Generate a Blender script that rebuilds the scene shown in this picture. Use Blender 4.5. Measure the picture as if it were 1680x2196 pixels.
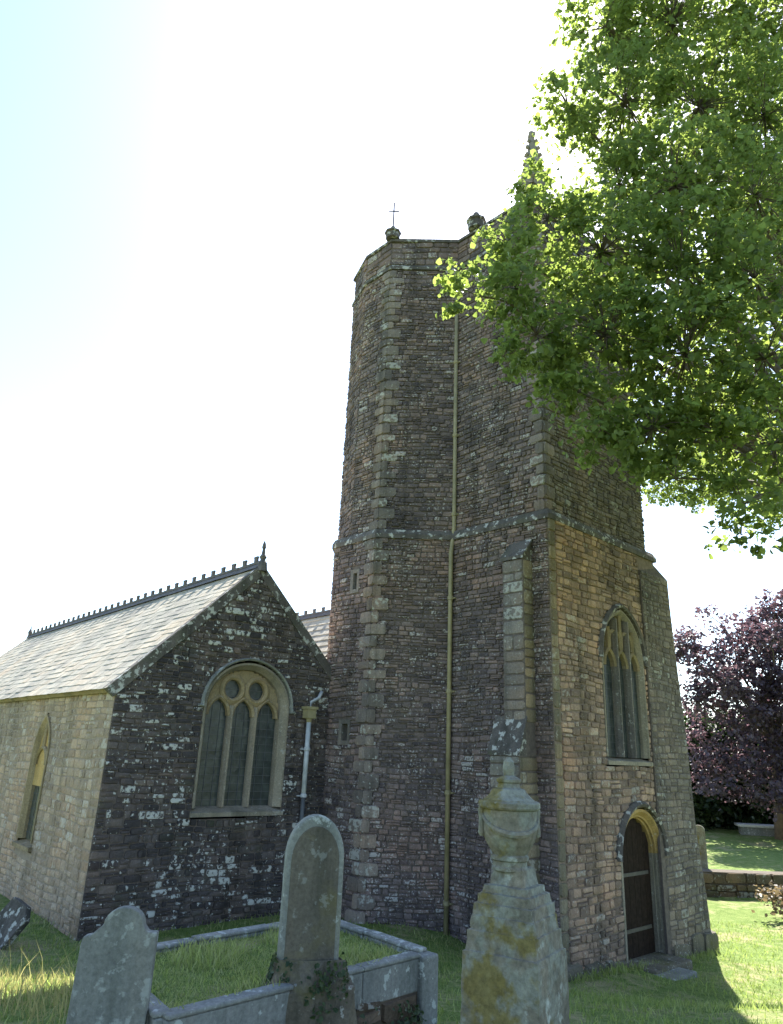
import bpy, math, random
import numpy as np
from mathutils import Vector, Matrix
random.seed(7); rng = np.random.default_rng(11)
R = math.radians
scene = bpy.context.scene
for _o in list(bpy.data.objects): bpy.data.objects.remove(_o)
COL = scene.collection

# ------------------------------------------------------------------ camera
camd = bpy.data.cameras.new('camera'); cam = bpy.data.objects.new('camera', camd); COL.objects.link(cam)
camd.sensor_fit = 'VERTICAL'; camd.sensor_height = 36.0; camd.sensor_width = 36.0
camd.lens = 1530.0/2196.0*36.0; camd.clip_end = 3000; camd.clip_start = 0.05
_p, _r = R(18.75), R(2.394)
_fw = Vector((0, math.cos(_p), math.sin(_p))); _x = Vector((1, 0, 0)); _u = _x.cross(_fw)
_sx = _x*math.cos(_r)+_u*math.sin(_r); _sy = _u*math.cos(_r)-_x*math.sin(_r)
cam.matrix_world = Matrix(((_sx.x, _sy.x, -_fw.x, 0), (_sx.y, _sy.y, -_fw.y, 0), (_sx.z, _sy.z, -_fw.z, 1.6), (0, 0, 0, 1)))
scene.camera = cam

# ------------------------------------------------------------------ sky, sun, exposure
SUN_EL, SUN_AZ = R(51.0), R(15.0)          # azimuth clockwise from +Y
world = bpy.data.worlds.new('World'); scene.world = world; world.use_nodes = True
wn = world.node_tree.nodes; wl = world.node_tree.links
bg = wn['Background']; sky = wn.new('ShaderNodeTexSky'); sky.sky_type = 'NISHITA'; sky.sun_disc = False
sky.sun_elevation = SUN_EL; sky.sun_rotation = SUN_AZ; sky.air_density = 1.0; sky.dust_density = 0.6; sky.ozone_density = 1.0
wl.new(sky.outputs['Color'], bg.inputs['Color']); bg.inputs['Strength'].default_value = 0.11
sd = bpy.data.lights.new('sun', 'SUN'); sd.energy = 5.0; sd.angle = R(0.53); sd.color = (1.0, 0.955, 0.88)
sun = bpy.data.objects.new('sun', sd); COL.objects.link(sun); sun.location = (20, 40, 60)
_s = Vector((math.sin(SUN_AZ)*math.cos(SUN_EL), math.cos(SUN_AZ)*math.cos(SUN_EL), math.sin(SUN_EL)))
sun.rotation_mode = 'QUATERNION'; sun.rotation_quaternion = _s.to_track_quat('Z', 'Y')
scene.view_settings.view_transform = 'Standard'; scene.view_settings.look = 'None'
scene.view_settings.exposure = 1.9; scene.view_settings.gamma = 1.0
scene.view_settings.use_curve_mapping = False
scene.render.engine = 'CYCLES'
scene.cycles.max_bounces = 8; scene.cycles.transparent_max_bounces = 8

# ------------------------------------------------------------------ materials
def newmat(name):
    m = bpy.data.materials.new(name); m.use_nodes = True
    nt = m.node_tree; return m, nt, nt.nodes, nt.links, nt.nodes['Principled BSDF']
def node(N, t, **kw):
    n = N.new(t)
    for k, v in kw.items(): setattr(n, k, v)
    return n
def noise(N, L, vec, scale, detail=4, rough=0.6):
    n = N.new('ShaderNodeTexNoise'); n.inputs['Scale'].default_value = scale
    n.inputs['Detail'].default_value = detail; n.inputs['Roughness'].default_value = rough
    L.new(vec, n.inputs['Vector']); return n.outputs['Fac']
def ramp(N, L, fac, stops, interp='LINEAR'):
    n = N.new('ShaderNodeValToRGB'); e = n.color_ramp.elements; n.color_ramp.interpolation = interp
    while len(e) < len(stops): e.new(0.5)
    for i, (p, c) in enumerate(stops):
        e[i].position = p; e[i].color = (c, c, c, 1) if isinstance(c, (int, float)) else (*c, 1)
    L.new(fac, n.inputs['Fac']); return n.outputs['Color']
def mix(N, L, fac, a, b, mode='MIX'):
    n = N.new('ShaderNodeMix'); n.data_type = 'RGBA'; n.blend_type = mode; n.clamp_factor = True
    for sock, v in ((n.inputs[0], fac), (n.inputs[6], a), (n.inputs[7], b)):
        if isinstance(v, (int, float)): sock.default_value = v
        elif isinstance(v, tuple): sock.default_value = (*v, 1)
        else: L.new(v, sock)
    return n.outputs[2]
def math_(N, L, op, a, b=0.0):
    n = N.new('ShaderNodeMath'); n.operation = op; n.use_clamp = False
    for i, v in enumerate((a, b)):
        if isinstance(v, (int, float)): n.inputs[i].default_value = v
        else: L.new(v, n.inputs[i])
    return n.outputs[0]
def bump(N, L, bs, h, strength, dist):
    b = N.new('ShaderNodeBump'); b.inputs['Strength'].default_value = strength; b.inputs['Distance'].default_value = dist
    L.new(h, b.inputs['Height']); L.new(b.outputs['Normal'], bs.inputs['Normal'])

def stone_mat(name, stops, lichen=0.5, lichen_col=(0.5, 0.51, 0.46), moss=0.3, moss_col=(0.07, 0.085, 0.035), blot=3.0, tint=True, bstr=0.7, pale=0.93, lscale=13.0, lth=0.588, streak=0.5):
    """rubble / dressed stone: per-stone tint from the 'tint' attribute, grain, lichen blots, moss"""
    m, nt, N, L, bs = newmat(name)
    pos = node(N, 'ShaderNodeNewGeometry').outputs['Position']
    big = noise(N, L, pos, 0.9, 3); mid = noise(N, L, pos, blot, 5); fine = noise(N, L, pos, 34, 6, 0.7)
    if tint:
        at = node(N, 'ShaderNodeAttribute', attribute_name='tint'); sp = N.new('ShaderNodeSeparateColor'); L.new(at.outputs['Color'], sp.inputs[0])
        f = math_(N, L, 'ADD', math_(N, L, 'MULTIPLY', sp.outputs[0], 0.66), math_(N, L, 'MULTIPLY', mid, 0.34))
    else:
        sp = None; f = math_(N, L, 'ADD', math_(N, L, 'MULTIPLY', mid, 0.6), math_(N, L, 'MULTIPLY', big, 0.4))
    c = ramp(N, L, f, stops)
    g = ramp(N, L, fine, [(0.25, 0.62), (0.75, 1.3)])
    c = mix(N, L, 1.0, c, g, 'MULTIPLY')
    if tint:
        st = noise(N, L, pos, 0.55, 5, 0.65); c = mix(N, L, 1.0, c, ramp(N, L, st, [(0.3, (0.55, 0.57, 0.62)), (0.5, (1.0, 1.0, 1.0)), (0.68, (1.3, 1.12, 0.98))]), 'MULTIPLY')
    if streak:
        mp = N.new('ShaderNodeMapping'); mp.inputs['Scale'].default_value = (2.6, 2.6, 0.16); L.new(pos, mp.inputs['Vector'])
        sk = noise(N, L, mp.outputs['Vector'], 1.0, 6, 0.7); c = mix(N, L, 1.0, c, ramp(N, L, sk, [(0.33, (streak, streak+0.02, streak)), (0.5, (1.0, 1.0, 1.0)), (0.7, (1.18, 1.12, 1.08))]), 'MULTIPLY')
    ms = ramp(N, L, noise(N, L, pos, 1.6, 6), [(0.56, 0.0), (0.72, 1.0)])
    c = mix(N, L, math_(N, L, 'MULTIPLY', ms, moss), c, moss_col)
    ln = noise(N, L, pos, lscale, 5, 0.62); dens = noise(N, L, pos, 1.3, 3)
    ls = math_(N, L, 'ADD', math_(N, L, 'MULTIPLY', ln, 0.75), math_(N, L, 'MULTIPLY', dens, 0.25))
    if sp is not None:
        w = ramp(N, L, sp.outputs[1], [(pale-0.02, 0.0), (pale+0.02, 0.1)])
        ls = math_(N, L, 'ADD', ls, w)
    lm = ramp(N, L, ls, [(lth-0.006, 0.0), (lth+0.034, 1.0)])
    c = mix(N, L, math_(N, L, 'MULTIPLY', lm, lichen), c, lichen_col)
    L.new(c, bs.inputs['Base Color']); bs.inputs['Roughness'].default_value = 0.92; bs.inputs['Specular IOR Level'].default_value = 0.25
    h = math_(N, L, 'ADD', math_(N, L, 'MULTIPLY', fine, 0.6), mid)
    bump(N, L, bs, h, bstr, 0.02)
    return m
def plain(name, c1, c2, scale=8.0, rough=0.8, bstr=0.3, metal=0.0):
    m, nt, N, L, bs = newmat(name)
    pos = node(N, 'ShaderNodeNewGeometry').outputs['Position']
    f = noise(N, L, pos, scale, 6, 0.65)
    L.new(ramp(N, L, f, [(0.3, c1), (0.7, c2)]), bs.inputs['Base Color']); bs.inputs['Roughness'].default_value = rough; bs.inputs['Metallic'].default_value = metal
    bump(N, L, bs, noise(N, L, pos, scale*5, 5), bstr, 0.01)
    return m
def leaf_mat(name, dark, light, trans, tw=0.5):
    m, nt, N, L, bs = newmat(name)
    at = node(N, 'ShaderNodeAttribute', attribute_name='tint'); sp = N.new('ShaderNodeSeparateColor'); L.new(at.outputs['Color'], sp.inputs[0])
    c = ramp(N, L, sp.outputs[0], [(0.0, dark), (1.0, light)])
    t = mix(N, L, 1.0, ramp(N, L, sp.outputs[1], [(0.0, 0.6), (1.0, 1.25)]), trans, 'MULTIPLY')
    L.new(c, bs.inputs['Base Color']); bs.inputs['Roughness'].default_value = 0.5; bs.inputs['Specular IOR Level'].default_value = 0.35
    tr = N.new('ShaderNodeBsdfTranslucent'); L.new(t, tr.inputs['Color'])
    mx = N.new('ShaderNodeMixShader'); mx.inputs[0].default_value = tw
    L.new(bs.outputs[0], mx.inputs[1]); L.new(tr.outputs[0], mx.inputs[2]); L.new(mx.outputs[0], N['Material Output'].inputs['Surface'])
    return m
M = {}
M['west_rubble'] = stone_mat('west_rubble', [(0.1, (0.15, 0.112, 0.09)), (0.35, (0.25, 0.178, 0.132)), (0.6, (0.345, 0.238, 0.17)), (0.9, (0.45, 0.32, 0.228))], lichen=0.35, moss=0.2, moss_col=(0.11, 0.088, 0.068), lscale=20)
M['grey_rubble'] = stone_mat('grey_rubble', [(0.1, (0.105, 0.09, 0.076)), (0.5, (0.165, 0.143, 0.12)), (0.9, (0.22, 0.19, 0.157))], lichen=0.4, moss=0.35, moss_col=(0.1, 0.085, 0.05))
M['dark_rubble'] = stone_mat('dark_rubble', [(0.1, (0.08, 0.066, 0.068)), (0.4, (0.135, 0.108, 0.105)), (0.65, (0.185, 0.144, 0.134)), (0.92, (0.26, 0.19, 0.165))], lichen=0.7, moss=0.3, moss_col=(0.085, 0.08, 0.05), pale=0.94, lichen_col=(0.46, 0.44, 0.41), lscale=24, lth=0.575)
M['corner_stone'] = stone_mat('corner_stone', [(0.1, (0.13, 0.112, 0.1)), (0.5, (0.19, 0.162, 0.14)), (0.9, (0.27, 0.228, 0.195))], lichen=0.5, moss=0.3, pale=0.9)
M['gable_rubble'] = stone_mat('gable_rubble', [(0.1, (0.044, 0.039, 0.041)), (0.45, (0.078, 0.068, 0.067)), (0.75, (0.12, 0.102, 0.096)), (0.95, (0.175, 0.146, 0.125))], lichen=0.9, moss=0.35, pale=0.87, lichen_col=(0.5, 0.5, 0.46), lscale=15)
M['pale_rubble'] = stone_mat('pale_rubble', [(0.1, (0.255, 0.198, 0.142)), (0.5, (0.325, 0.255, 0.188)), (0.9, (0.4, 0.325, 0.245))], lichen=0.6, lichen_col=(0.45, 0.43, 0.38), moss=0.25, moss_col=(0.15, 0.125, 0.085), pale=0.9)
M['mortar_dark'] = plain('mortar_dark', (0.07, 0.057, 0.05), (0.15, 0.12, 0.1), 12, 0.95)
M['mortar_west'] = plain('mortar_west', (0.13, 0.098, 0.075), (0.24, 0.18, 0.13), 12, 0.95)
M['mortar_pale'] = plain('mortar_pale', (0.2, 0.16, 0.12), (0.3, 0.245, 0.185), 9, 0.95)
M['dressed'] = stone_mat('dressed', [(0.25, (0.17, 0.148, 0.115)), (0.5, (0.25, 0.22, 0.17)), (0.8, (0.34, 0.3, 0.23))], lichen=0.45, lichen_col=(0.45, 0.45, 0.41), moss=0.45, moss_col=(0.15, 0.13, 0.065), tint=False)
M['ochre'] = stone_mat('ochre', [(0.25, (0.19, 0.15, 0.09)), (0.5, (0.275, 0.215, 0.125)), (0.8, (0.36, 0.295, 0.18))], lichen=0.4, lichen_col=(0.4, 0.38, 0.33), moss=0.45, moss_col=(0.15, 0.13, 0.06), tint=False)
M['gold'] = stone_mat('gold', [(0.25, (0.28, 0.19, 0.07)), (0.5, (0.4, 0.27, 0.1)), (0.8, (0.46, 0.34, 0.15))], lichen=0.25, moss=0.4, moss_col=(0.17, 0.14, 0.04), tint=False)
M['coping'] = stone_mat('coping', [(0.25, (0.065, 0.058, 0.052)), (0.6, (0.125, 0.112, 0.1)), (0.85, (0.19, 0.172, 0.148))], lichen=0.85, lichen_col=(0.46, 0.46, 0.42), moss=0.4, tint=False, lscale=8, lth=0.545)
M['quoin'] = stone_mat('quoin', [(0.1, (0.13, 0.112, 0.08)), (0.5, (0.195, 0.168, 0.118)), (0.9, (0.27, 0.228, 0.16))], lichen=0.35, moss=0.5, moss_col=(0.13, 0.12, 0.045))
M['grey_quoin'] = stone_mat('grey_quoin', [(0.1, (0.12, 0.11, 0.1)), (0.5, (0.18, 0.162, 0.142)), (0.9, (0.25, 0.225, 0.195))], lichen=0.5, moss=0.3, pale=0.88)
M['slate'] = stone_mat('slate', [(0.1, (0.32, 0.29, 0.235)), (0.5, (0.385, 0.352, 0.285)), (0.9, (0.45, 0.415, 0.335))], lichen=0.4, lichen_col=(0.5, 0.46, 0.36), moss=0.25, moss_col=(0.22, 0.2, 0.14), bstr=0.2, streak=0.75)
M['ridge'] = plain('ridge', (0.06, 0.055, 0.055), (0.14, 0.12, 0.11), 10, 0.85)
M['pipe_green'] = plain('pipe_green', (0.19, 0.165, 0.085), (0.34, 0.29, 0.16), 3, 0.6)
M['pipe_grey'] = plain('pipe_grey', (0.3, 0.32, 0.34), (0.5, 0.52, 0.54), 6, 0.5)
M['iron'] = plain('iron', (0.03, 0.03, 0.03), (0.07, 0.06, 0.055), 10, 0.6)
M['oak'] = plain('oak', (0.012, 0.008, 0.006), (0.034, 0.022, 0.016), 14, 0.85)
M['oak'].node_tree.nodes['Principled BSDF'].inputs['Specular IOR Level'].default_value = 0.1
M['lead'] = plain('lead', (0.06, 0.065, 0.07), (0.1, 0.105, 0.11), 10, 0.6)
M['bark'] = plain('bark', (0.06, 0.05, 0.04), (0.15, 0.12, 0.09), 9, 0.9, 0.8)
M['bark_brown'] = plain('bark_brown', (0.1, 0.07, 0.045), (0.22, 0.15, 0.09), 6, 0.9, 0.8)
M['soil'] = plain('soil', (0.04, 0.03, 0.02), (0.1, 0.075, 0.05), 8, 0.95)
def headstone_mat(name, c, lich, gold):
    return stone_mat(name, [(0.25, tuple(x*0.72 for x in c)), (0.5, c), (0.78, tuple(x*1.3 for x in c))], lichen=lich, lichen_col=(0.48, 0.52, 0.48), moss=gold, moss_col=(0.15, 0.13, 0.035), tint=False, blot=4.5, bstr=0.5, lscale=11, lth=0.56, streak=0.62)
M['slate_stone'] = headstone_mat('slate_stone', (0.165, 0.172, 0.156), 0.3, 0.15)
M['granite'] = headstone_mat('granite', (0.12, 0.108, 0.082), 0.2, 0.6)
M['granite_rim'] = headstone_mat('granite_rim', (0.2, 0.21, 0.185), 0.5, 0.35)
m, nt, N, L, bs = newmat('limestone')
pos = node(N, 'ShaderNodeNewGeometry').outputs['Position']
n1 = noise(N, L, pos, 3.2, 6, 0.6); n2 = noise(N, L, pos, 5.5, 6, 0.6); n3 = noise(N, L, pos, 26, 6, 0.7); n4 = noise(N, L, pos, 2.3, 5, 0.6)
c = ramp(N, L, n1, [(0.3, (0.12, 0.115, 0.09)), (0.55, (0.185, 0.168, 0.128)), (0.75, (0.26, 0.228, 0.17))])
c = mix(N, L, ramp(N, L, n2, [(0.47, 0.0), (0.56, 0.8)]), c, (0.215, 0.225, 0.185))
c = mix(N, L, ramp(N, L, n4, [(0.53, 0.0), (0.58, 0.85)]), c, (0.155, 0.125, 0.035))
c = mix(N, L, ramp(N, L, noise(N, L, pos, 4.1, 6, 0.65), [(0.62, 0.0), (0.68, 0.8)]), c, (0.38, 0.41, 0.36))
c = mix(N, L, 1.0, c, ramp(N, L, n3, [(0.3, 0.6), (0.7, 1.3)]), 'MULTIPLY')
L.new(c, bs.inputs['Base Color']); bs.inputs['Roughness'].default_value = 0.95; bs.inputs['Specular IOR Level'].default_value = 0.2
bump(N, L, bs, math_(N, L, 'ADD', n2, math_(N, L, 'MULTIPLY', n3, 0.6)), 0.55, 0.02); M['limestone'] = m
M['kerb_stone'] = headstone_mat('kerb_stone', (0.2, 0.205, 0.19), 0.6, 0.35)
M['mossy_plinth'] = stone_mat('mossy_plinth', [(0.25, (0.07, 0.062, 0.048)), (0.5, (0.125, 0.11, 0.082)), (0.8, (0.19, 0.168, 0.13))], lichen=0.5, moss=0.95, moss_col=(0.1, 0.095, 0.025), tint=False, bstr=1.0, lscale=18)
M['footing_rubble'] = stone_mat('footing_rubble', [(0.1, (0.04, 0.032, 0.024)), (0.5, (0.085, 0.066, 0.048)), (0.9, (0.15, 0.115, 0.085))], lichen=0.4, moss=0.8, moss_col=(0.04, 0.055, 0.018))
M['marble'] = plain('marble', (0.4, 0.4, 0.38), (0.6, 0.6, 0.57), 7, 0.7)
# window glass: dark leaded panes
m, nt, N, L, bs = newmat('leaded_glass')
pos = node(N, 'ShaderNodeNewGeometry').outputs['Position']
L.new(ramp(N, L, noise(N, L, pos, 5, 3), [(0.35, (0.02, 0.026, 0.026)), (0.7, (0.06, 0.072, 0.066))]), bs.inputs['Base Color'])
bs.inputs['Roughness'].default_value = 0.3; bs.inputs['Specular IOR Level'].default_value = 0.4
bump(N, L, bs, noise(N, L, pos, 9, 2), 0.35, 0.02); M['glass'] = m
m, nt, N, L, bs = newmat('inside_dark'); bs.inputs['Base Color'].default_value = (0.02, 0.018, 0.016, 1); bs.inputs['Roughness'].default_value = 0.9; M['dark'] = m
# grass ground
m, nt, N, L, bs = newmat('grass_ground')
pos = node(N, 'ShaderNodeNewGeometry').outputs['Position']
a = noise(N, L, pos, 0.7, 5); b2 = noise(N, L, pos, 5, 6, 0.7); c2 = noise(N, L, pos, 40, 4, 0.7)
c = ramp(N, L, b2, [(0.3, (0.1, 0.155, 0.035)), (0.55, (0.17, 0.23, 0.065)), (0.75, (0.26, 0.28, 0.11))])
c = mix(N, L, ramp(N, L, math_(N, L, 'ADD', math_(N, L, 'MULTIPLY', a, 0.6), math_(N, L, 'MULTIPLY', b2, 0.4)), [(0.5, 0.0), (0.62, 0.75)]), c, (0.36, 0.3, 0.18))
c = mix(N, L, 1.0, c, ramp(N, L, c2, [(0.3, 0.6), (0.7, 1.35)]), 'MULTIPLY')
L.new(c, bs.inputs['Base Color']); bs.inputs['Roughness'].default_value = 0.95; bs.inputs['Specular IOR Level'].default_value = 0.1
bump(N, L, bs, math_(N, L, 'ADD', b2, math_(N, L, 'MULTIPLY', c2, 0.5)), 0.9, 0.06); M['ground'] = m
M['grass'] = leaf_mat('grass_blade', (0.12, 0.185, 0.035), (0.4, 0.38, 0.18), (0.4, 0.52, 0.12), 0.4)
M['dry_grass'] = leaf_mat('dry_grass', (0.24, 0.22, 0.07), (0.5, 0.45, 0.24), (0.5, 0.46, 0.18), 0.45)
M['sycamore'] = leaf_mat('sycamore_leaf', (0.024, 0.05, 0.016), (0.105, 0.13, 0.042), (0.38, 0.5, 0.1), 0.47)
M['beech'] = leaf_mat('copper_leaf', (0.048, 0.038, 0.052), (0.14, 0.115, 0.145), (0.18, 0.105, 0.125), 0.4)
M['hedge'] = leaf_mat('hedge_leaf', (0.012, 0.025, 0.01), (0.04, 0.06, 0.022), (0.05, 0.09, 0.02), 0.3)
M['ivy'] = leaf_mat('ivy_leaf', (0.015, 0.035, 0.012), (0.06, 0.085, 0.03), (0.06, 0.1, 0.02), 0.25)
M['dry_bush'] = leaf_mat('dry_bush_leaf', (0.07, 0.055, 0.035), (0.26, 0.2, 0.13), (0.22, 0.16, 0.08), 0.4)

# ------------------------------------------------------------------ building helpers
Z = Vector((0, 0, 1))
class MB:
    """collects faces, links them as ONE mesh object"""
    def __init__(s): s.v = []; s.f = []; s.t = []
    def add(s, verts, faces, tint=None):
        o = len(s.v); s.v += [tuple(p) for p in verts]; s.f += [tuple(i+o for i in f) for f in faces]
        s.t += [tint or (0.5, 0.5, 0.5)]*len(verts)
    def box(s, c, ex, ey, ez, tint=None):
        c, ex, ey, ez = Vector(c), Vector(ex), Vector(ey), Vector(ez)
        P = [c+ex*i+ey*j+ez*k for k in (-1, 1) for j in (-1, 1) for i in (-1, 1)]
        s.add(P, [(0, 2, 3, 1), (4, 5, 7, 6), (0, 1, 5, 4), (2, 6, 7, 3), (0, 4, 6, 2), (1, 3, 7, 5)], tint)
    def tube(s, pts, rad, n=8, tint=None, cap=True):
        pts = [Vector(p) for p in pts]; rings = []
        for i, p in enumerate(pts):
            d = (pts[min(i+1, len(pts)-1)]-pts[max(i-1, 0)]).normalized()
            a = d.cross(Z if abs(d.z) < 0.9 else Vector((1, 0, 0))).normalized(); b = d.cross(a)
            r = rad[i] if isinstance(rad, (list, tuple)) else rad
            rings.append([p+(a*math.cos(2*math.pi*k/n)+b*math.sin(2*math.pi*k/n))*r for k in range(n)])
        V = [q for r in rings for q in r]; F = []
        for i in range(len(rings)-1):
            for k in range(n):
                k2 = (k+1) % n; F.append((i*n+k, i*n+k2, (i+1)*n+k2, (i+1)*n+k))
        if cap: F.append(tuple(range(n-1, -1, -1))); F.append(tuple((len(rings)-1)*n+k for k in range(n)))
        s.add(V, F, tint)
    def lathe(s, c, prof, n=24, rot=0.0, tint=None, sq=0.0):
        c = Vector(c); V = []; F = []
        for r, z in prof:
            for k in range(n):
                a = 2*math.pi*k/n+rot; V.append(c+Vector((math.cos(a)*r, math.sin(a)*r, z)))
        for i in range(len(prof)-1):
            for k in range(n):
                k2 = (k+1) % n; F.append((i*n+k, i*n+k2, (i+1)*n+k2, (i+1)*n+k))
        F.append(tuple(range(n-1, -1, -1))); F.append(tuple((len(prof)-1)*n+k for k in range(n)))
        s.add(V, F, tint)
    def build(s, name, mat, parent=None, origin=None, smooth=False, bevel=0.0):
        o0 = Vector(origin) if origin is not None else (Vector(parent.location) if parent and not parent.parent else Vector((0, 0, 0)))
        me = bpy.data.meshes.new(name); A = np.array(s.v, dtype=float)-np.array(o0)
        me.from_pydata(A.tolist(), [], s.f)
        at = me.attributes.new('tint', 'FLOAT_COLOR', 'POINT')
        T = np.ones((len(s.v), 4), dtype=np.float32); T[:, :3] = np.array(s.t); at.data.foreach_set('color', T.ravel())
        if smooth: me.polygons.foreach_set('use_smooth', [True]*len(me.polygons))
        me.update(); ob = bpy.data.objects.new(name, me); COL.objects.link(ob); me.materials.append(mat)
        wo = Vector((0, 0, 0)); p = parent
        while p is not None: wo += Vector(p.location); p = p.parent
        ob.location = o0-wo
        if parent: ob.parent = parent
        if bevel:
            bm = ob.modifiers.new('bevel', 'BEVEL'); bm.width = bevel; bm.segments = 2; bm.limit_method = 'ANGLE'
        return ob
def tag(o, label=None, cat=None, group=None, kind=None):
    if label: o['label'] = label
    if cat: o['category'] = cat
    if group: o['group'] = group
    if kind: o['kind'] = kind
    return o
def thing(name, loc, label, cat, group=None):
    e = bpy.data.objects.new(name, None); COL.objects.link(e); e.location = loc; e.empty_display_size = 0.3
    return tag(e, label, cat, group, 'thing' if cat else None)
def world_loc(o):
    w = Vector((0, 0, 0))
    while o is not None: w += Vector(o.location); o = o.parent
    return w
class Frame:
    """a wall plane: s to the right, t up (or up the slope), d outwards"""
    def __init__(s, O, ex, ey=Z):
        s.O, s.ex, s.ey = Vector(O), Vector(ex).normalized(), Vector(ey).normalized(); s.n = s.ex.cross(s.ey).normalized()
    def p(s, a, t, d=0.0): return s.O+s.ex*a+s.ey*t+s.n*d
def sub_intervals(iv, lo, hi):
    out = []
    for a, b in iv:
        if hi <= a or lo >= b: out.append((a, b)); continue
        if lo > a: out.append((a, lo))
        if hi < b: out.append((hi, b))
    return out
class Arch:
    """opening: centre, width, bottom, springing, apex; pointed or round"""
    def __init__(s, cx, w, tb, ts, ta, pointed=True): s.cx, s.w, s.tb, s.ts, s.ta, s.pt = cx, w, tb, ts, ta, pointed
    def hw(s, t, m=0.0):
        w2 = s.w/2+m; ta = s.ta+m*1.15
        if t < s.tb-m or t > ta: return -1.0
        if t <= s.ts: return w2
        h = ta-s.ts; y = t-s.ts
        if s.pt and h > w2:
            c = (h*h-w2*w2)/(2*w2); return max(0.0, math.sqrt(max(0, (c+w2)**2-y*y))-c)
        return w2*math.sqrt(max(0, 1-(y/h)**2))
    def path(s, n=14, m=0.0, base=None):
        tb = s.tb if base is None else base
        ta = s.ta+m*1.15; h = ta-s.ts
        L = [(s.cx-s.w/2-m, tb)]
        half = []
        for i in range(n):
            y = h*math.sin(math.pi/2*i/n); half.append((s.hw(s.ts+y, m), s.ts+y))
        L += [(s.cx-a, t) for a, t in half]+[(s.cx, ta)]+[(s.cx+a, t) for a, t in reversed(half)]
        L.append((s.cx+s.w/2+m, tb)); return L
    def cut(s, iv, t0, t1, m=0.0):
        lo = max(s.hw(t0, m), s.hw(t1, m), s.hw((t0+t1)/2, m))
        if t1 > s.tb-m > t0: lo = max(lo, s.w/2+m)
        return sub_intervals(iv, s.cx-lo, s.cx+lo) if lo > 0 else iv
def sweep(mb, F, path, prof, closed=False, tint=None):
    """profile (o outwards in the plane, d out of the wall) swept along a path in the plane"""
    n = len(path); pts = []
    for i, (a, t) in enumerate(path):
        if closed: p0, p1 = path[i-1], path[(i+1) % n]
        else: p0, p1 = path[max(0, i-1)], path[min(n-1, i+1)]
        q = Vector((a, t))
        d0 = (q-Vector(p0)).normalized() if (q-Vector(p0)).length > 1e-6 else None
        d1 = (Vector(p1)-q).normalized() if (Vector(p1)-q).length > 1e-6 else None
        d0 = d0 or d1; d1 = d1 or d0
        n0, n1 = Vector((-d0.y, d0.x)), Vector((-d1.y, d1.x)); nm = (n0+n1)
        nm = nm.normalized() if nm.length > 1e-4 else n0; k = 1.0/max(0.35, nm.dot(n0))
        pts.append((q, nm*k))
    m = len(prof); V = []; Fc = []
    for q, nm in pts:
        for o, d in prof: V.append(F.p(q.x+nm.x*o, q.y+nm.y*o, d))
    for i in range(n if closed else n-1):
        j = (i+1) % n
        for k in range(m): k2 = (k+1) % m; Fc.append((i*m+k, i*m+k2, j*m+k2, j*m+k))
    if not closed: Fc.append(tuple(range(m-1, -1, -1))); Fc.append(tuple((n-1)*m+k for k in range(m)))
    mb.add(V, Fc, tint)
def wall_sheet(F, t0, t1, fn, step=0.06):
    mb = MB(); t = t0
    n = max(1, round((t1-t0)/step)); h = (t1-t0)/n
    for i in range(n):
        a, b = t0+i*h, t0+(i+1)*h
        for s0, s1 in fn(a, b):
            if s1-s0 > 0.005: mb.add([F.p(s0, a), F.p(s1, a), F.p(s1, b), F.p(s0, b)], [(0, 1, 2, 3)])
    return mb
def stones(F, t0, t1, fn, hr=(0.1, 0.17), lr=(0.18, 0.42), proud=(0.012, 0.04), gap=0.014, jit=0.012):
    out = []; t = t0
    while t < t1-0.03:
        h = min(random.uniform(*hr), t1-t)
        if t1-(t+h) < hr[0]*0.6: h = t1-t
        for s0, s1 in fn(t, t+h):
            if s1-s0 < 0.05: continue
            s = s0
            while s < s1-0.01:
                l = random.uniform(*lr)
                if random.random() < 0.12: l *= 0.55
                e = s+l
                if s1-e < lr[0]*0.6: e = s1
                e = min(e, s1)
                if h > hr[0]*1.25 and random.random() < 0.22:
                    tm = t+h*random.uniform(0.4, 0.6); out.append(stone(F, s, e, t, tm, proud, gap, jit)); out.append(stone(F, s, e, tm, t+h, proud, gap, jit))
                else: out.append(stone(F, s, e, t, t+h, proud, gap, jit))
                s = e
        t += h
    return out
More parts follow.
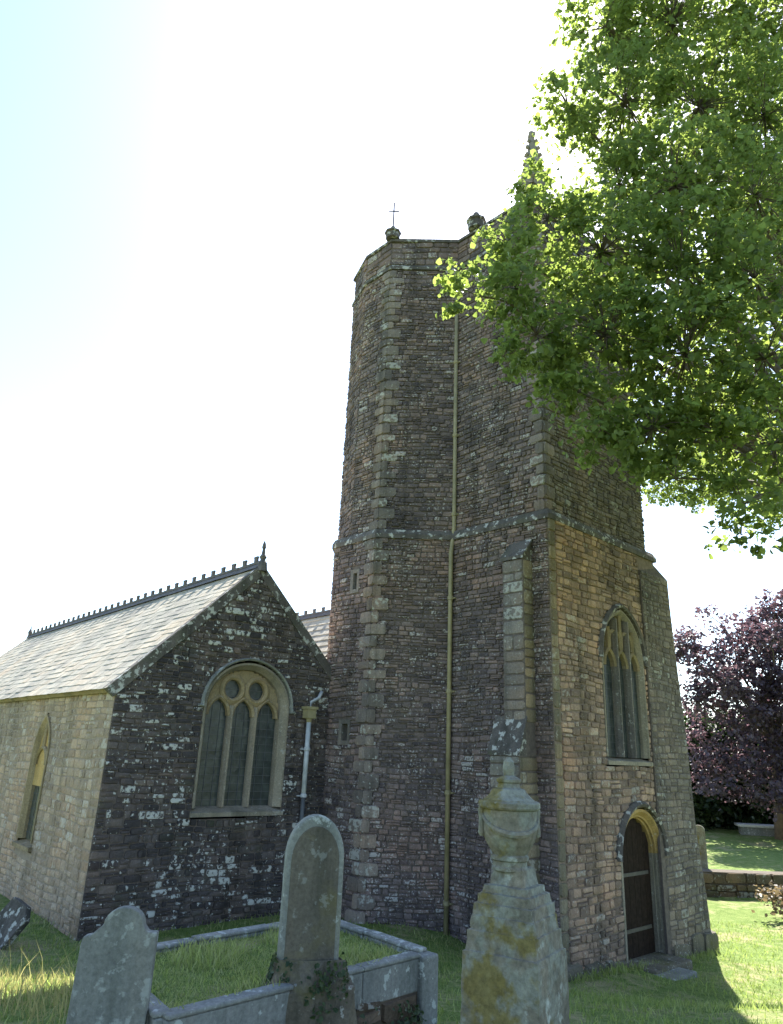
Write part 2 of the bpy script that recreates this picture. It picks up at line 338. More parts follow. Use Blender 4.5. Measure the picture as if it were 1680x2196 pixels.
def stone(F, s0, s1, t0, t1, proud=(0.012, 0.04), gap=0.014, jit=0.012, tint=None):
    g = gap/2; a, b, c, d = s0+g, s1-g, t0+g, t1-g
    j = lambda k=1.0: random.uniform(-jit, jit)*k*0.6
    ch = min(b-a, d-c)*random.uniform(0.12, 0.28); cj = lambda: ch*random.uniform(0.4, 1.2)
    ol = [(a+cj(), c+j()), (b-cj(), c+j()), (b+j(), c+cj()), (b+j(), d-cj()), (b-cj(), d+j()), (a+cj(), d+j()), (a+j(), d-cj()), (a+j(), c+cj())]
    mx, my = (a+b)/2, (c+d)/2; pr = random.uniform(*proud); k = 0.86
    V = [F.p(x, y, -0.015) for x, y in ol]
    V += [F.p(mx+(x-mx)*(1-0.02/max(0.06, b-a)), my+(y-my)*k, pr+random.uniform(-0.007, 0.005)) for x, y in ol]
    V.append(F.p(mx+j(2), my+j(2), pr+0.008))
    Fc = [(i, (i+1) % 8, 8+(i+1) % 8, 8+i) for i in range(8)]+[(8+i, 8+(i+1) % 8, 16) for i in range(8)]
    ctr = F.p(mx, my, 0); wb = 0.02*math.sin(1.9*mx+2.3*my)+0.014*math.sin(4.3*mx+1.1*my+1)
    if jit > 0.01: V = [q+F.ey*(wb+0.03*math.sin(1.9*mx+2.3*my+0.8)*((q-ctr).dot(F.ex))) for q in V]
    return dict(v=V, f=Fc, c=ctr, a=(b-a)*(d-c), tint=tint or (random.random(), random.random(), random.random()))
EYE = Vector((0, 0, 1.6))
def place_stones(lst, parent, single_max, name='stone', stuff_name='rubble_stones', score=None):
    """lst of (stone, material); the largest in view become single objects, the rest one mesh per material"""
    def sc(x):
        st = x[0]; k = st['a']/((st['c']-EYE).length**2)
        return k*(score(st) if score else 1.0)
    lst = sorted(lst, key=sc, reverse=True)
    for st, mat in lst[:single_max]:
        mb = MB(); mb.add(st['v'], st['f'], st['tint']); mb.build(name, mat, parent, origin=st['c'])
    rest = {}
    for st, mat in lst[single_max:]:
        rest.setdefault(mat.name, (mat, MB()))[1].add(st['v'], st['f'], st['tint'])
    for mat, mb in rest.values(): mb.build(stuff_name, mat, parent)['kind'] = 'stuff'

# ------------------------------------------------------------------ terrain
def smooth(a, b, x):
    t = min(1.0, max(0.0, (x-a)/(b-a))); return t*t*(3-2*t)
def gz(x, y):
    z = -0.3-0.95*smooth(4.0, 12.5, y)-0.3*smooth(2.5, 7.0, x)*smooth(9, 15, y)-0.3*smooth(0.6, 2.6, x)*smooth(9.0, 12.3, y)
    z += 0.03*math.sin(x*1.7+y*0.6)*math.sin(y*1.1-x*0.4)
    if y > 22.0 and x > 5: z += 0.55*smooth(22.4, 22.75, y)+0.035*max(0, min(y, 60)-22.75)
    elif y > 20: z += 0.012*(min(y, 60)-20)
    return z
xs = sorted(set([-600, -200, -80, -40, -25]+[round(-18+i*0.6, 2) for i in range(68)]+[26, 32, 45, 80, 200, 600]))
ys = sorted(set([-400, -100, -30, -12, -6, -3]+[round(-1+i*0.5, 2) for i in range(40)]+[round(19+i*0.3, 2) for i in range(20)]+[25.5, 27, 29, 31, 34, 38, 43, 50, 60, 80, 140, 300, 800]))
mb = MB(); V = [(x, y, gz(x, y)) for y in ys for x in xs]; nx = len(xs)
mb.add(V, [(j*nx+i, j*nx+i+1, (j+1)*nx+i+1, (j+1)*nx+i) for j in range(len(ys)-1) for i in range(nx-1)])
g = mb.build('ground', M['ground'], smooth=True); tag(g, 'grassy churchyard ground sloping down to the church', kind='structure')

# ------------------------------------------------------------------ church tower
AZ = R(47.0); U = Vector((math.sin(AZ), math.cos(AZ), 0)); Vv = Vector((-math.cos(AZ), math.sin(AZ), 0))
P0 = Vector((2.9, 12.56, 0)); TB = -2.1; ZS = 5.92; ZC = 12.65; ZP = 13.45
def tw(s, r, z): return P0+U*s+Vv*r+Z*z
TW, TC, TBL, TA = 4.05, 2.32, 1.62, 1.36
foot = [(0, 0), (TW, 0), (TW, 5.4), (-0.55, 5.4), (-TBL*0.7071, TC+TBL*0.7071+TA), (-TBL*0.7071, TC+TBL*0.7071), (0, TC)]
def inset(poly, d):
    n = len(poly); out = []
    for i in range(n):
        p0, p, p1 = [Vector(poly[k % n]) for k in (i-1, i, i+1)]
        d0, d1 = (p-p0).normalized(), (p1-p).normalized()
        n0, n1 = Vector((-d0.y, d0.x)), Vector((-d1.y, d1.x)); k = d/(1+n0.dot(n1)); q = p+(n0+n1)*k
        out.append((q.x, q.y))
    return out
tower = thing('church_tower', tw(2, 2.4, TB), 'tall dark rubble stone church tower with polygonal stair turret and arched west door', 'tower')
def tower_frames(poly):
    P = [tw(a, b, 0) for a, b in poly]
    # west D, north C, diagonal B, turret north A  (s to the right seen from outside)
    return dict(D=(Frame(P[0], P[1]-P[0]), (P[1]-P[0]).length), C=(Frame(P[6], P[0]-P[6]), (P[0]-P[6]).length),
                B=(Frame(P[5], P[6]-P[5]), (P[6]-P[5]).length), A=(Frame(P[4], P[5]-P[4]), (P[5]-P[4]).length), E=(Frame(P[3], P[4]-P[3]), (P[4]-P[3]).length))
low = tower_frames(foot); foot2 = list(foot); foot2[3] = (-0.75, 5.4); foot2[4] = (-TBL*0.7071, TC+TBL*0.7071+TA-0.4); polyU = inset(foot2, 0.11); up = tower_frames(polyU); polyT = inset(foot, 0.15); top = tower_frames(polyT)
door = Arch(2.66, 1.3, -1.85, 0.02, 0.68); win = Arch(2.42, 1.36, 1.72, 3.55, 4.42)
slits = [(low['A'], TA-0.64, 1.82, 2.14, 0.09), (low['A'], TA-0.58, 4.85, 5.2, 0.06)]
BUT0 = 3.32   # start of the grey south-west buttress along the west face
def but_edge(t): # outer edge of the battered south-west buttress
    return 4.56+0.30*(1-smooth(1.0, 5.6, t))*1.0+0.30*(1-smooth(-1.7, 1.0, t))*1.0
pool = []
def add_wall(key, fr, t0, t1, fn, mat, mort, **kw):
    F, Lw = fr
    wall_sheet(F, t0, t1, fn).build('wall', mort, tower)
    pool.extend((s, mat) for s in stones(F, t0, t1, fn, **kw))
def fnD(a, b):
    iv = [(0.0, TW)]; iv = door.cut(iv, a, b, 0.13); iv = win.cut(iv, a, b, 0.12); return iv
# west face below the string: quoined corner strip handled separately
def fnD_st(a, b): return [(max(x, 0.2), min(y, BUT0)) for x, y in fnD(a, b) if x < BUT0 and y > 0.2]
F, _ = low['D']; wall_sheet(F, TB, ZS, fnD).build('wall', M['mortar_west'], tower)
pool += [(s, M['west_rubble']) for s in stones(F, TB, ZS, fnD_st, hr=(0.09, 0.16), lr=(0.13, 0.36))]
def quoins(F, t0, t1, s0, s1, mat, alt=0.12, hr=(0.2, 0.32)):
    t = t0; k = 0; out = []
    while t < t1-0.02:
        h = min(random.uniform(*hr), t1-t); w = alt if k % 2 else 0.0
        out.append((stone(F, s0-(w if s0 > 0.5 else 0), s1+(w if s0 <= 0.5 else 0), t, t+h, (0.02, 0.035), 0.012, 0.006), mat)); t += h; k += 1
    return out
pool += quoins(F, TB, ZS, 0.0, 0.2, M['quoin'], alt=0.0)
F, Lw = low['C']
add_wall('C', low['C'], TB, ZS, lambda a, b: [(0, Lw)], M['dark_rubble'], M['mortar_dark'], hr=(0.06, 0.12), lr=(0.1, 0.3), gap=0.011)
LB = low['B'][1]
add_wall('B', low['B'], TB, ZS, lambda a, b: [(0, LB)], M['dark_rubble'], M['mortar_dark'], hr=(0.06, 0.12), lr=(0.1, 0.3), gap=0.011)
def fnA(a, b):
    iv = [(0, TA)]
    for fr, s, z0, z1, w in slits:
        if b > z0-0.05 and a < z1+0.05: iv = sub_intervals(iv, s-w-0.07, s+w+0.07)
    return iv
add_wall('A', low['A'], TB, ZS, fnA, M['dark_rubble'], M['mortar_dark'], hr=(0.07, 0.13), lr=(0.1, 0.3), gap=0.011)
# upper stage
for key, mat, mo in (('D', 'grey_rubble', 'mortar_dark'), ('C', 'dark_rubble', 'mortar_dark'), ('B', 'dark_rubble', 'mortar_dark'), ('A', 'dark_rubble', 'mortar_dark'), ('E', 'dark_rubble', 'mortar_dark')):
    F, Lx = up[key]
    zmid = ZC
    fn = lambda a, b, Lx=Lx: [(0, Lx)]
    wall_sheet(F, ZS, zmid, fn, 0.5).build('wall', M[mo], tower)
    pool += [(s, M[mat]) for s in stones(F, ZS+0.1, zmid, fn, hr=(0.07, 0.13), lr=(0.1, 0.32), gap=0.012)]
# back faces (not seen from the front)
mb = MB()
for (a, b) in ((1, 2), (2, 3), (3, 4)):
    for poly, z0, z1 in ((foot, TB, ZS), (polyU, ZS, ZC)):
        if a == 3 and poly is polyU: continue
        mb.add([tw(*poly[a], z0), tw(*poly[b], z0), tw(*poly[b], z1), tw(*poly[a], z1)], [(0, 1, 2, 3)])
mb.add([tw(*p, ZS-0.01) for p in foot], [tuple(range(7))]); mb.add([tw(*p, ZC+0.1) for p in polyU], [tuple(range(7))])
mb.build('back_wall', M['mortar_dark'], tower)
# grey south-west buttress: battered slab proud of the west face
F, _ = low['D']; mb = MB(); lev = [TB, -1.2, -0.5, 0.4, 1.2, 2.2, 3.2, 4.2, 5.0, 5.55]
PR = 0.05
V = []
for t in lev: V += [F.p(BUT0, t, 0.0), F.p(BUT0, t, PR), F.p(but_edge(t), t, PR), F.p(but_edge(t), t, -1.1), F.p(BUT0+0.3, t, -1.1)]
Fc = []
for i in range(len(lev)-1):
    for k in range(4): Fc.append((i*5+k, i*5+k+1, (i+1)*5+k+1, (i+1)*5+k))
mb.add(V, Fc)
e = but_edge(5.55); i0 = (len(lev)-1)*5
mb.add([F.p(BUT0, 5.55, 0), F.p(BUT0, 5.55, PR), F.p(e, 5.55, PR), F.p(e, 5.55, -1.1), F.p(TW-0.02, 5.85, -0.02), F.p(TW-0.02, 5.85, -1.1)], [(0, 1, 2, 4), (2, 3, 5, 4)])
bt = mb.build('buttress', M['mortar_dark'], tower); tag(bt, 'grey battered buttress beside the west door')
Fb = Frame(F.p(0, 0, PR), F.ex)
def fnB(a, b):
    iv = [(BUT0+0.01, but_edge(b)-0.005)]; iv = door.cut(iv, a, b, 0.15); iv = win.cut(iv, a, b, 0.14); return iv
pool += [(s, M['grey_rubble']) for s in stones(Fb, TB+0.25, 5.55, fnB, hr=(0.09, 0.17), lr=(0.13, 0.36), proud=(0.006, 0.02), gap=0.01)]
Fs = Frame(F.p(but_edge(2)-0.0, 0, PR), Vv); Fs = Frame(F.p(4.56, 0, PR), Vv)
# mossy plinth stones at the foot of the buttress
for s0, s1, t0, t1, d in ((3.5, 4.2, -2.1, -1.5, 0.09), (4.2, 4.7, -2.1, -1.38, 0.1), (4.7, 5.28, -2.1, -1.44, 0.13), (-0.04, 0.5, -2.1, -1.34, 0.1), (0.5, 1.12, -2.1, -1.4, 0.14), (1.12, 1.86, -2.1, -1.46, 0.12), (0.1, 0.9, -2.1, -1.58, 0.3), (0.9, 1.5, -2.1, -1.64, 0.34)):
    mb = MB(); st = stone(low['D'][0], s0, s1, t0, t1, (d, d), 0.01, 0.05); mb.add(st['v'], st['f'], st['tint']); mb.build('plinth_stone', M['mossy_plinth'], tower, origin=st['c'])
# north buttress on face C (two stages with sloped offsets)
Fc_, Lc = low['C']
def c_at(r): return Lc-r     # distance from the west corner along face C
mb = MB()
def but_stage(mb, s0, s1, d, t0, t1, d2, t2):
    P = [Fc_.p(s0, t0, 0), Fc_.p(s0, t0, d), Fc_.p(s1, t0, d), Fc_.p(s1, t0, 0), Fc_.p(s0, t1, 0), Fc_.p(s0, t1, d), Fc_.p(s1, t1, d), Fc_.p(s1, t1, 0)]
    mb.add(P, [(0, 1, 5, 4), (1, 2, 6, 5), (2, 3, 7, 6)])
bs0, bs1 = c_at(0.82), c_at(0.36); bl0, bl1 = c_at(0.98), c_at(0.36)
but_stage(mb, bl0, bl1, 0.5, TB, 1.66, 0, 0); but_stage(mb, bs0, bs1, 0.3, 1.6, 5.1, 0, 0)
mb.build('buttress', M['mortar_dark'], tower)
def but_faces(s0, s1, d, t0, t1):
    f1 = Frame(Fc_.p(s0, 0, d), Fc_.ex); f2 = Frame(Fc_.p(s1, 0, d), -Fc_.n)
    return quoins2(f1, s1-s0, t0, t1, M['grey_quoin'])+quoins2(f2, d, t0, t1, M['quoin'])
def quoins2(F, w, t0, t1, mat):
    out = []; t = t0
    while t < t1-0.02:
        h = random.uniform(0.14, 0.3); h = h if t1-t-h > 0.1 else t1-t
        if w > 0.4 and random.random() < 0.6:
            c = w*random.uniform(0.35, 0.65); out += [(stone(F, 0, c, t, t+h, (0.01, 0.025), 0.012, 0.006), mat), (stone(F, c, w, t, t+h, (0.01, 0.025), 0.012, 0.006), mat)]
        else: out.append((stone(F, 0, w, t, t+h, (0.01, 0.025), 0.012, 0.006), mat))
        t += h
    return out
pool += but_faces(bl0, bl1, 0.5, TB, 1.66)+but_faces(bs0, bs1, 0.3, 2.2, 5.1)
def offset_slab(s0, s1, d0, t0, d1, t1, th=0.06):
    mb = MB(); P = []
    for o in (0, th):
        P += [Fc_.p(s0-0.03, t0+o, d0+0.04), Fc_.p(s1+0.03, t0+o, d0+0.04), Fc_.p(s1+0.03, t1+o, d1), Fc_.p(s0-0.03, t1+o, d1)]
    mb.add(P, [(3, 2, 1, 0), (4, 5, 6, 7), (0, 1, 5, 4), (1, 2, 6, 5), (2, 3, 7, 6), (3, 0, 4, 7)])
    mb.add([Fc_.p(s0, t0, d0), Fc_.p(s0, t1, d1), Fc_.p(s0, t0, d1), Fc_.p(s1, t0, d0), Fc_.p(s1, t1, d1), Fc_.p(s1, t0, d1)], [(0, 1, 2), (3, 5, 4)])
    mb.build('weathering_slab', M['coping'], tower)
offset_slab(bl0, bl1, 0.5, 1.66, 0.3, 2.25); offset_slab(bs0, bs1, 0.3, 5.1, 0.0, 5.5)
# string courses, cornice, parapet: a profiled band round the footprint
def band(name, poly, z0, z1, out, mat, slope=True, edges=(6, 0, 5, 4, 1, 2, 3)):
    mb = MB(); n = len(poly); o = inset(poly, -out)
    for i in range(n):
        j = (i+1) % n
        A, B = tw(*poly[i], z0), tw(*poly[j], z0); Ao, Bo = tw(*o[i], z0), tw(*o[j], z0)
        Ao1, Bo1 = tw(*o[i], z0+(z1-z0)*(0.45 if slope else 1)), tw(*o[j], z0+(z1-z0)*(0.45 if slope else 1)); A1, B1 = tw(*poly[i], z1), tw(*poly[j], z1)
        mb.add([A, B, Ao, Bo, Ao1, Bo1, A1, B1], [(0, 1, 3, 2), (2, 3, 5, 4), (4, 5, 7, 6)])
    return mb.build(name, mat, tower)
band('string_course', foot, ZS-0.05, ZS+0.15, 0.055, M['coping'])
band('cornice', polyU, ZC, ZC+0.16, 0.055, M['coping'])
mb = MB(); inn = inset(polyU, 0.35)
for i in range(7):
    j = (i+1) % 7
    mb.add([tw(*polyU[i], ZC+0.1), tw(*polyU[j], ZC+0.1), tw(*polyU[j], ZP), tw(*polyU[i], ZP), tw(*inn[i], ZP), tw(*inn[j], ZP), tw(*inn[i], ZC), tw(*inn[j], ZC)], [(0, 1, 2, 3), (3, 2, 5, 4), (4, 5, 7, 6)])
mb.build('parapet', M['mortar_dark'], tower)
for key in 'DCBAE':
    F, Lx = up[key]; pool += [(s, M['dark_rubble']) for s in stones(F, ZC+0.16, ZP, lambda a, b, Lx=Lx: [(0, Lx)], hr=(0.12, 0.2), lr=(0.2, 0.45))]
band('parapet_coping', polyU, ZP, ZP+0.13, 0.06, M['coping'])
mb = MB(); o = inset(polyU, -0.05); mb.add([tw(*p, ZP+0.08) for p in o]+[tw(*p, ZP+0.08) for p in inset(polyU, 0.4)], [(i, (i+1) % 7, 7+(i+1) % 7, 7+i) for i in range(7)]); mb.build('coping_top', M['coping'], tower)
def turret_knob(s, r, h=0.32, w=0.17):
    c = tw(s, r, ZP+0.1); mb = MB(); mb.lathe(c, [(w, 0), (w, h*0.45), (w*1.2, h*0.5), (w*1.2, h*0.62), (w*0.55, h*0.9), (w*0.3, h*1.15)], 8); mb.build('corner_knob', M['coping'], tower)
turret_knob(*polyU[5]); turret_knob(polyU[6][0], polyU[6][1]-0.55, 0.42, 0.2)
c = tw(*polyU[5], ZP+0.35); mb = MB(); mb.tube([c, c+Z*0.85], 0.02, 6); mb.tube([c+Z*0.6-_x*0.13, c+Z*0.6+_x*0.13], 0.016, 6); mb.build('iron_cross', M['iron'], tower)
def pinnacle(s, r, h):
    c = tw(s, r, ZP-0.2); mb = MB(); w = 0.34
    mb.lathe(c, [(w, 0), (w, 0.75), (w*1.2, 0.8), (w*1.2, 0.9), (w*0.9, 0.95), (w*0.55, 0.95+h*0.45), (w*0.2, 0.95+h*0.9), (0.1, 0.95+h*0.92), (0.11, 1.0+h*0.96), (0.02, 1.05+h)], 4, R(45)+AZ*0)
    for k in range(4):
        for q in range(4):
            f = 0.2+0.18*q; rr = w*(0.92-0.75*f); a = R(45+90*k); mb.lathe(c+Vector((math.cos(a)*rr, math.sin(a)*rr, 0.95+h*f)), [(0.02, 0), (0.055, 0.04), (0.03, 0.1)], 5)
    mb.build('pinnacle', M['dressed'], tower)
pinnacle(polyU[0][0]+0.18, polyU[0][1]+0.18, 1.3); pinnacle(polyU[1][0]-0.18, polyU[1][1]+0.18, 1.15)
# west door: moulded surround, hood, plank door in deep reveal
F, _ = low['D']
dprof = [(0.14, -0.05), (0.14, 0.035), (0.09, 0.04), (0.03, -0.04), (0.0, -0.05), (0.0, -0.1), (-0.03, -0.11), (-0.03, -0.22), (0.14, -0.22)]
dpth = door.path(12, 0.0)
mb = MB(); sweep(mb, F, dpth[1:-1], dprof); mb.build('door_arch', M['gold'], tower)
for q in (dpth[:2], dpth[-2:]): mb = MB(); sweep(mb, F, q, dprof); mb.build('door_jamb', M['dressed'], tower)
mb = MB(); hp = Arch(door.cx, door.w, -0.02, door.ts, door.ta).path(12, 0.16); sweep(mb, F, hp, [(0, 0.0), (0, 0.09), (0.05, 0.12), (0.1, 0.05), (0.1, 0.0)]); hood = mb.build('hood_mould', M['coping'], tower)
dw = thing('door', F.p(door.cx, -1.8, -0.6), None, None); dw.location = F.p(door.cx, -1.8, -0.6)-tower.location; dw.parent = tower
for k in range(6):
    x0 = door.cx-0.6+k*0.2; mb = MB(); n = 7
    tt = [-1.8+(door.ta+1.8)*i/n for i in range(n+1)]
    ht = min(door.ta-0.02, max([t for t in np.linspace(-1.8, door.ta, 60) if door.hw(t) > abs(x0+0.1-door.cx)+0.02]))
    mb.box(F.p(x0+0.1, (-1.8+ht)/2, -0.19), F.ex*0.096, F.n*0.025, Z*((ht+1.8)/2)); mb.build('plank', M['oak'], dw, origin=F.p(x0+0.1, -1.8, -0.24))
for t in (-1.2, -0.3): mb = MB(); mb.box(F.p(door.cx, t, -0.155), F.ex*0.5, F.n*0.008, Z*0.03); mb.build('strap_hinge', M['iron'], dw, origin=F.p(door.cx, t, -0.205))
mb = MB(); mb.box(F.p(door.cx, (door.tb+door.ta)/2, -0.28), F.ex*0.8, F.n*0.02, Z*1.35); mb.build('door_back', M['dark'], dw, origin=F.p(door.cx, -1, -0.32))
mb = MB(); mb.box(F.p(door.cx, -1.78, -0.05), F.ex*0.66, F.n*0.55, Z*0.15); mb.build('threshold', M['mossy_plinth'], tower, bevel=0.03)
mb = MB(); mb.box(F.p(door.cx-0.28, -1.83, 0.62), F.ex*0.42, F.n*0.2, Z*0.16); mb.build('door_step', M['kerb_stone'], tower, bevel=0.03)
# windows ---------------------------------------------------------------
def window(parent, F, A, fw, nl, depth, mat_frame, mat_trac, circles=True, hood=True, hood_mat=None, jamb=None, name='window', sill=True, mat_mull=None, hw_=0.09):
    mat_mull = mat_mull or mat_trac
    w = thing(name, (0, 0, 0), None, None); w.location = F.p(A.cx, A.tb, 0)-world_loc(parent); w.parent = parent; del_keys(w)
    org = F.p(A.cx, A.tb, 0)
    mb = MB(); sweep(mb, F, A.path(14), [(fw, -0.03), (fw, 0.03), (fw*0.7, 0.035), (0.01, -min(0.1, depth*0.8)), (0.0, -depth-0.1), (fw, -depth-0.1)]); mb.build('frame', mat_frame, w, origin=org)
    if sill:
        mb = MB(); P = [F.p(A.cx-A.w/2-fw-0.05, A.tb-0.12, -0.02), F.p(A.cx+A.w/2+fw+0.05, A.tb-0.12, -0.02)]
        s0, s1 = A.cx-A.w/2-fw-0.03, A.cx+A.w/2+fw+0.03
        mb.add([F.p(s0, A.tb-0.14, -0.3), F.p(s1, A.tb-0.14, -0.3), F.p(s0, A.tb-0.14, 0.07), F.p(s1, A.tb-0.14, 0.07), F.p(s0, A.tb-0.07, 0.07), F.p(s1, A.tb-0.07, 0.07), F.p(s0, A.tb+0.03, -0.3), F.p(s1, A.tb+0.03, -0.3)],
               [(0, 1, 3, 2), (2, 3, 5, 4), (4, 5, 7, 6), (0, 2, 4, 6), (1, 7, 5, 3)]); mb.build('sill', mat_frame, w, origin=org)
    # glass: one sheet per light following the arch
    lw = A.w/nl; d0 = -depth
    for k in range(nl):
        mb = MB(); x0 = A.cx-A.w/2+k*lw; pts = []
        xs_ = [x0+lw*i/6 for i in range(7)]
        def topat(x):
            lo, hi = A.ts, A.ta
            for _ in range(20):
                md = (lo+hi)/2
                if A.hw(md) > abs(x-A.cx): lo = md
                else: hi = md
            return lo
        V = [F.p(x, A.tb, d0-0.04) for x in xs_]+[F.p(x, topat(x), d0-0.04) for x in xs_]
        mb.add(V, [(i, i+1, 8+i, 7+i) for i in range(6)]); pn = mb.build('pane', M['glass'], w, origin=org)
        for q in (1/3, 2/3):
            xq = x0+lw*q; ht_ = topat(xq)-0.02; mb = MB(); mb.box(F.p(xq, (A.tb+ht_)/2, d0-0.034), F.ex*0.004, F.n*0.004, Z*((ht_-A.tb)/2)); mb.build('lead_came', M['lead'], w, origin=F.p(xq, A.tb, d0))
        t = A.tb+0.12
        while t < topat(x0+lw/2)-0.05:
            mb = MB(); mb.box(F.p(x0+lw/2, t, d0-0.03), F.ex*lw*0.5, F.n*0.005, Z*0.005); mb.build('saddle_bar', M['lead'], w, origin=F.p(x0+lw/2, t, d0)); t += 0.14
    for k in range(1, nl):
        x = A.cx-A.w/2+k*lw; hgt = A.ts+0.02 if circles else topat(x)
        mb = MB(); sweep(mb, F, [(x, A.tb), (x, hgt)], [(-0.045, -depth-0.05), (-0.045, -depth+0.03), (-0.018, -depth+0.11), (0.018, -depth+0.11), (0.045, -depth+0.03), (0.045, -depth-0.05)]); mb.build('mullion', mat_mull, w, origin=org)
    # cusped heads of the lights
    th = 0.034
    prof = [(-th, -depth-0.05), (-th, -depth+0.05), (0, -depth+0.085), (th, -depth+0.05), (th, -depth-0.05)]
    for k in range(nl):
        x = A.cx-A.w/2+(k+0.5)*lw
        la = Arch(x, lw-0.06, A.ts-0.3, A.ts-0.16, A.ts+0.16)
        mb = MB(); sweep(mb, F, la.path(8)[1:-1], prof); mb.build('light_head', mat_trac, w, origin=org)
    if circles:
        r = lw*0.42; cy = A.ts+0.2+r*0.55
        for x in (A.cx-lw*0.5, A.cx+lw*0.5):
            pth = [(x+r*math.cos(a), cy+r*math.sin(a)) for a in np.linspace(0, -2*math.pi, 20, endpoint=False)]
            mb = MB(); sweep(mb, F, pth, [(-0.045, -depth-0.05), (-0.045, -depth+0.05), (0, -depth+0.09), (0.06, -depth+0.05), (0.06, -depth-0.05)], closed=True); mb.build('tracery_ring', mat_trac, w, origin=org)
        # stone filling between rings, lights and arch
        mb = MB(); sp = A.path(14)
        for i in range(40):
            for j in range(26):
                a = A.cx-A.w/2+A.w*(i+0.5)/40; t = A.ts-0.15+(A.ta-A.ts+0.15)*(j+0.5)/26
                if A.hw(t) < abs(a-A.cx): continue
                if any((a-x)**2+(t-cy)**2 < (r*1.02)**2 for x in (A.cx-lw*0.5, A.cx+lw*0.5)): continue
                kk = int((a-(A.cx-A.w/2))/lw); la = Arch(A.cx-A.w/2+(kk+0.5)*lw, lw-0.06, A.ts-0.3, A.ts-0.16, A.ts+0.16)
                if la.hw(t, 0.02) > abs(a-la.cx): continue
                dx, dy = A.w/80, (A.ta-A.ts+0.15)/52
                mb.add([F.p(a-dx, t-dy, -depth+0.03), F.p(a+dx, t-dy, -depth+0.03), F.p(a+dx, t+dy, -depth+0.03), F.p(a-dx, t+dy, -depth+0.03)], [(0, 1, 2, 3)])
        mb.build('tracery', mat_trac, w, origin=org)
    else:
        # perpendicular tracery: short bars standing over the light heads
        for k in range(nl):
            x = A.cx-A.w/2+(k+0.5)*lw; tp = topat(x)
            mb = MB(); sweep(mb, F, [(x, A.ts+0.15), (x, tp)], prof); mb.build('tracery_bar', mat_trac, w, origin=org)
        for k in range(nl-1):
            x = A.cx-A.w/2+(k+1)*lw; la = Arch(x, lw-0.05, A.ts+0.2, A.ts+0.36, A.ts+0.54)
            mb = MB(); sweep(mb, F, la.path(8), prof); mb.build('tracery_light', mat_trac, w, origin=org)
    mb = MB(); mb.box(F.p(A.cx, (A.tb+A.ta)/2, -depth-0.35), F.ex*(A.w/2+0.15), F.n*0.02, Z*((A.ta-A.tb)/2+0.2)); mb.build('dark_interior', M['dark'], w, origin=org)
    if hood:
        hb = Arch(A.cx, A.w, A.ts-0.05, A.ts, A.ta).path(14, fw+0.02)
        if jamb: hb = [(hb[0][0]-0.1, hb[0][1]), ]+hb+[(hb[-1][0]+0.1, hb[-1][1])]
        mb = MB(); sweep(mb, F, hb, [(0, 0.0), (0, 0.08), (hw_*0.55, 0.1), (hw_, 0.04), (hw_, 0.0)]); mb.build('hood_mould', hood_mat, w, origin=org)
    return w
def del_keys(o):
    for k in ('label', 'category', 'group'):
        if k in o: del o[k]
window(tower, low['D'][0], win, 0.12, 3, 0.06, M['dressed'], M['ochre'], circles=False, hood_mat=M['coping'], mat_mull=M['grey_quoin'])
for (F, Lw), s, z0, z1, w in slits:
    mb = MB(); sweep(mb, F, [(s-w, z0), (s-w, z1), (s+w, z1), (s+w, z0)], [(0.08, -0.02), (0.08, 0.03), (0.0, 0.02), (0, -0.25)], closed=True); sw = mb.build('slit_window', M['grey_quoin'], tower)
    mb = MB(); mb.box(F.p(s, (z0+z1)/2, -0.2), F.ex*w, F.n*0.01, Z*(z1-z0)/2); mb.build('pane', M['glass'], sw, origin=F.p(s, z0, -0.2))
# downpipe in the angle between face C and the turret
Fp, Lp = low['C']; b0 = Fp.p(0.02, 0, 0.1)
mb = MB(); pu = up['C'][0].p(0.02, 0, 0.07)
mb.tube([b0+Z*-1.5, b0+Z*(ZS-0.35), pu+Z*(ZS+0.25), pu+Z*12.2], 0.045, 10); dp = mb.build('downpipe', M['pipe_green'], tower, smooth=True)
z = -0.9
while z < 12:
    q = b0 if z < ZS-0.3 else pu
    mb = MB(); mb.lathe(q+Z*z, [(0.05, 0), (0.06, 0.01), (0.06, 0.07), (0.05, 0.08)], 10); mb.box(q+Z*(z+0.04)-Fp.n*0.05, Fp.ex*0.1, Fp.n*0.03, Z*0.012); mb.build('pipe_bracket', M['pipe_green'], dp, origin=q+Z*z); z += 1.83
def tower_score(st):
    z = st['c'].z
    if z > 6.2: return 0.25
    return 1.0 if st['c'].x > 2.6 else 0.55
def corner_quoins(frL, frR, t0, t1, mat):
    (FL_, LL), (FR_, LR) = frL, frR; t = t0; k = 0
    while t < t1-0.05:
        h = min(random.uniform(0.16, 0.3), t1-t); w1, w2 = (0.16, 0.3) if k % 2 else (0.28, 0.15); w1 *= random.uniform(0.85, 1.2); w2 *= random.uniform(0.85, 1.2)
        pool.append((stone(FL_, LL-w1, LL+0.03, t, t+h, (0.046, 0.054), 0.01, 0.006), mat)); pool.append((stone(FR_, -0.03, w2, t, t+h, (0.046, 0.054), 0.01, 0.006), mat)); t += h; k += 1
corner_quoins(low['A'], low['B'], TB, ZS-0.06, M['corner_stone']); corner_quoins(up['A'], up['B'], ZS+0.16, ZC-0.02, M['corner_stone']); corner_quoins(up['C'], up['D'], ZS+0.16, ZC-0.02, M['corner_stone'])
place_stones(pool, tower, 300, score=tower_score)

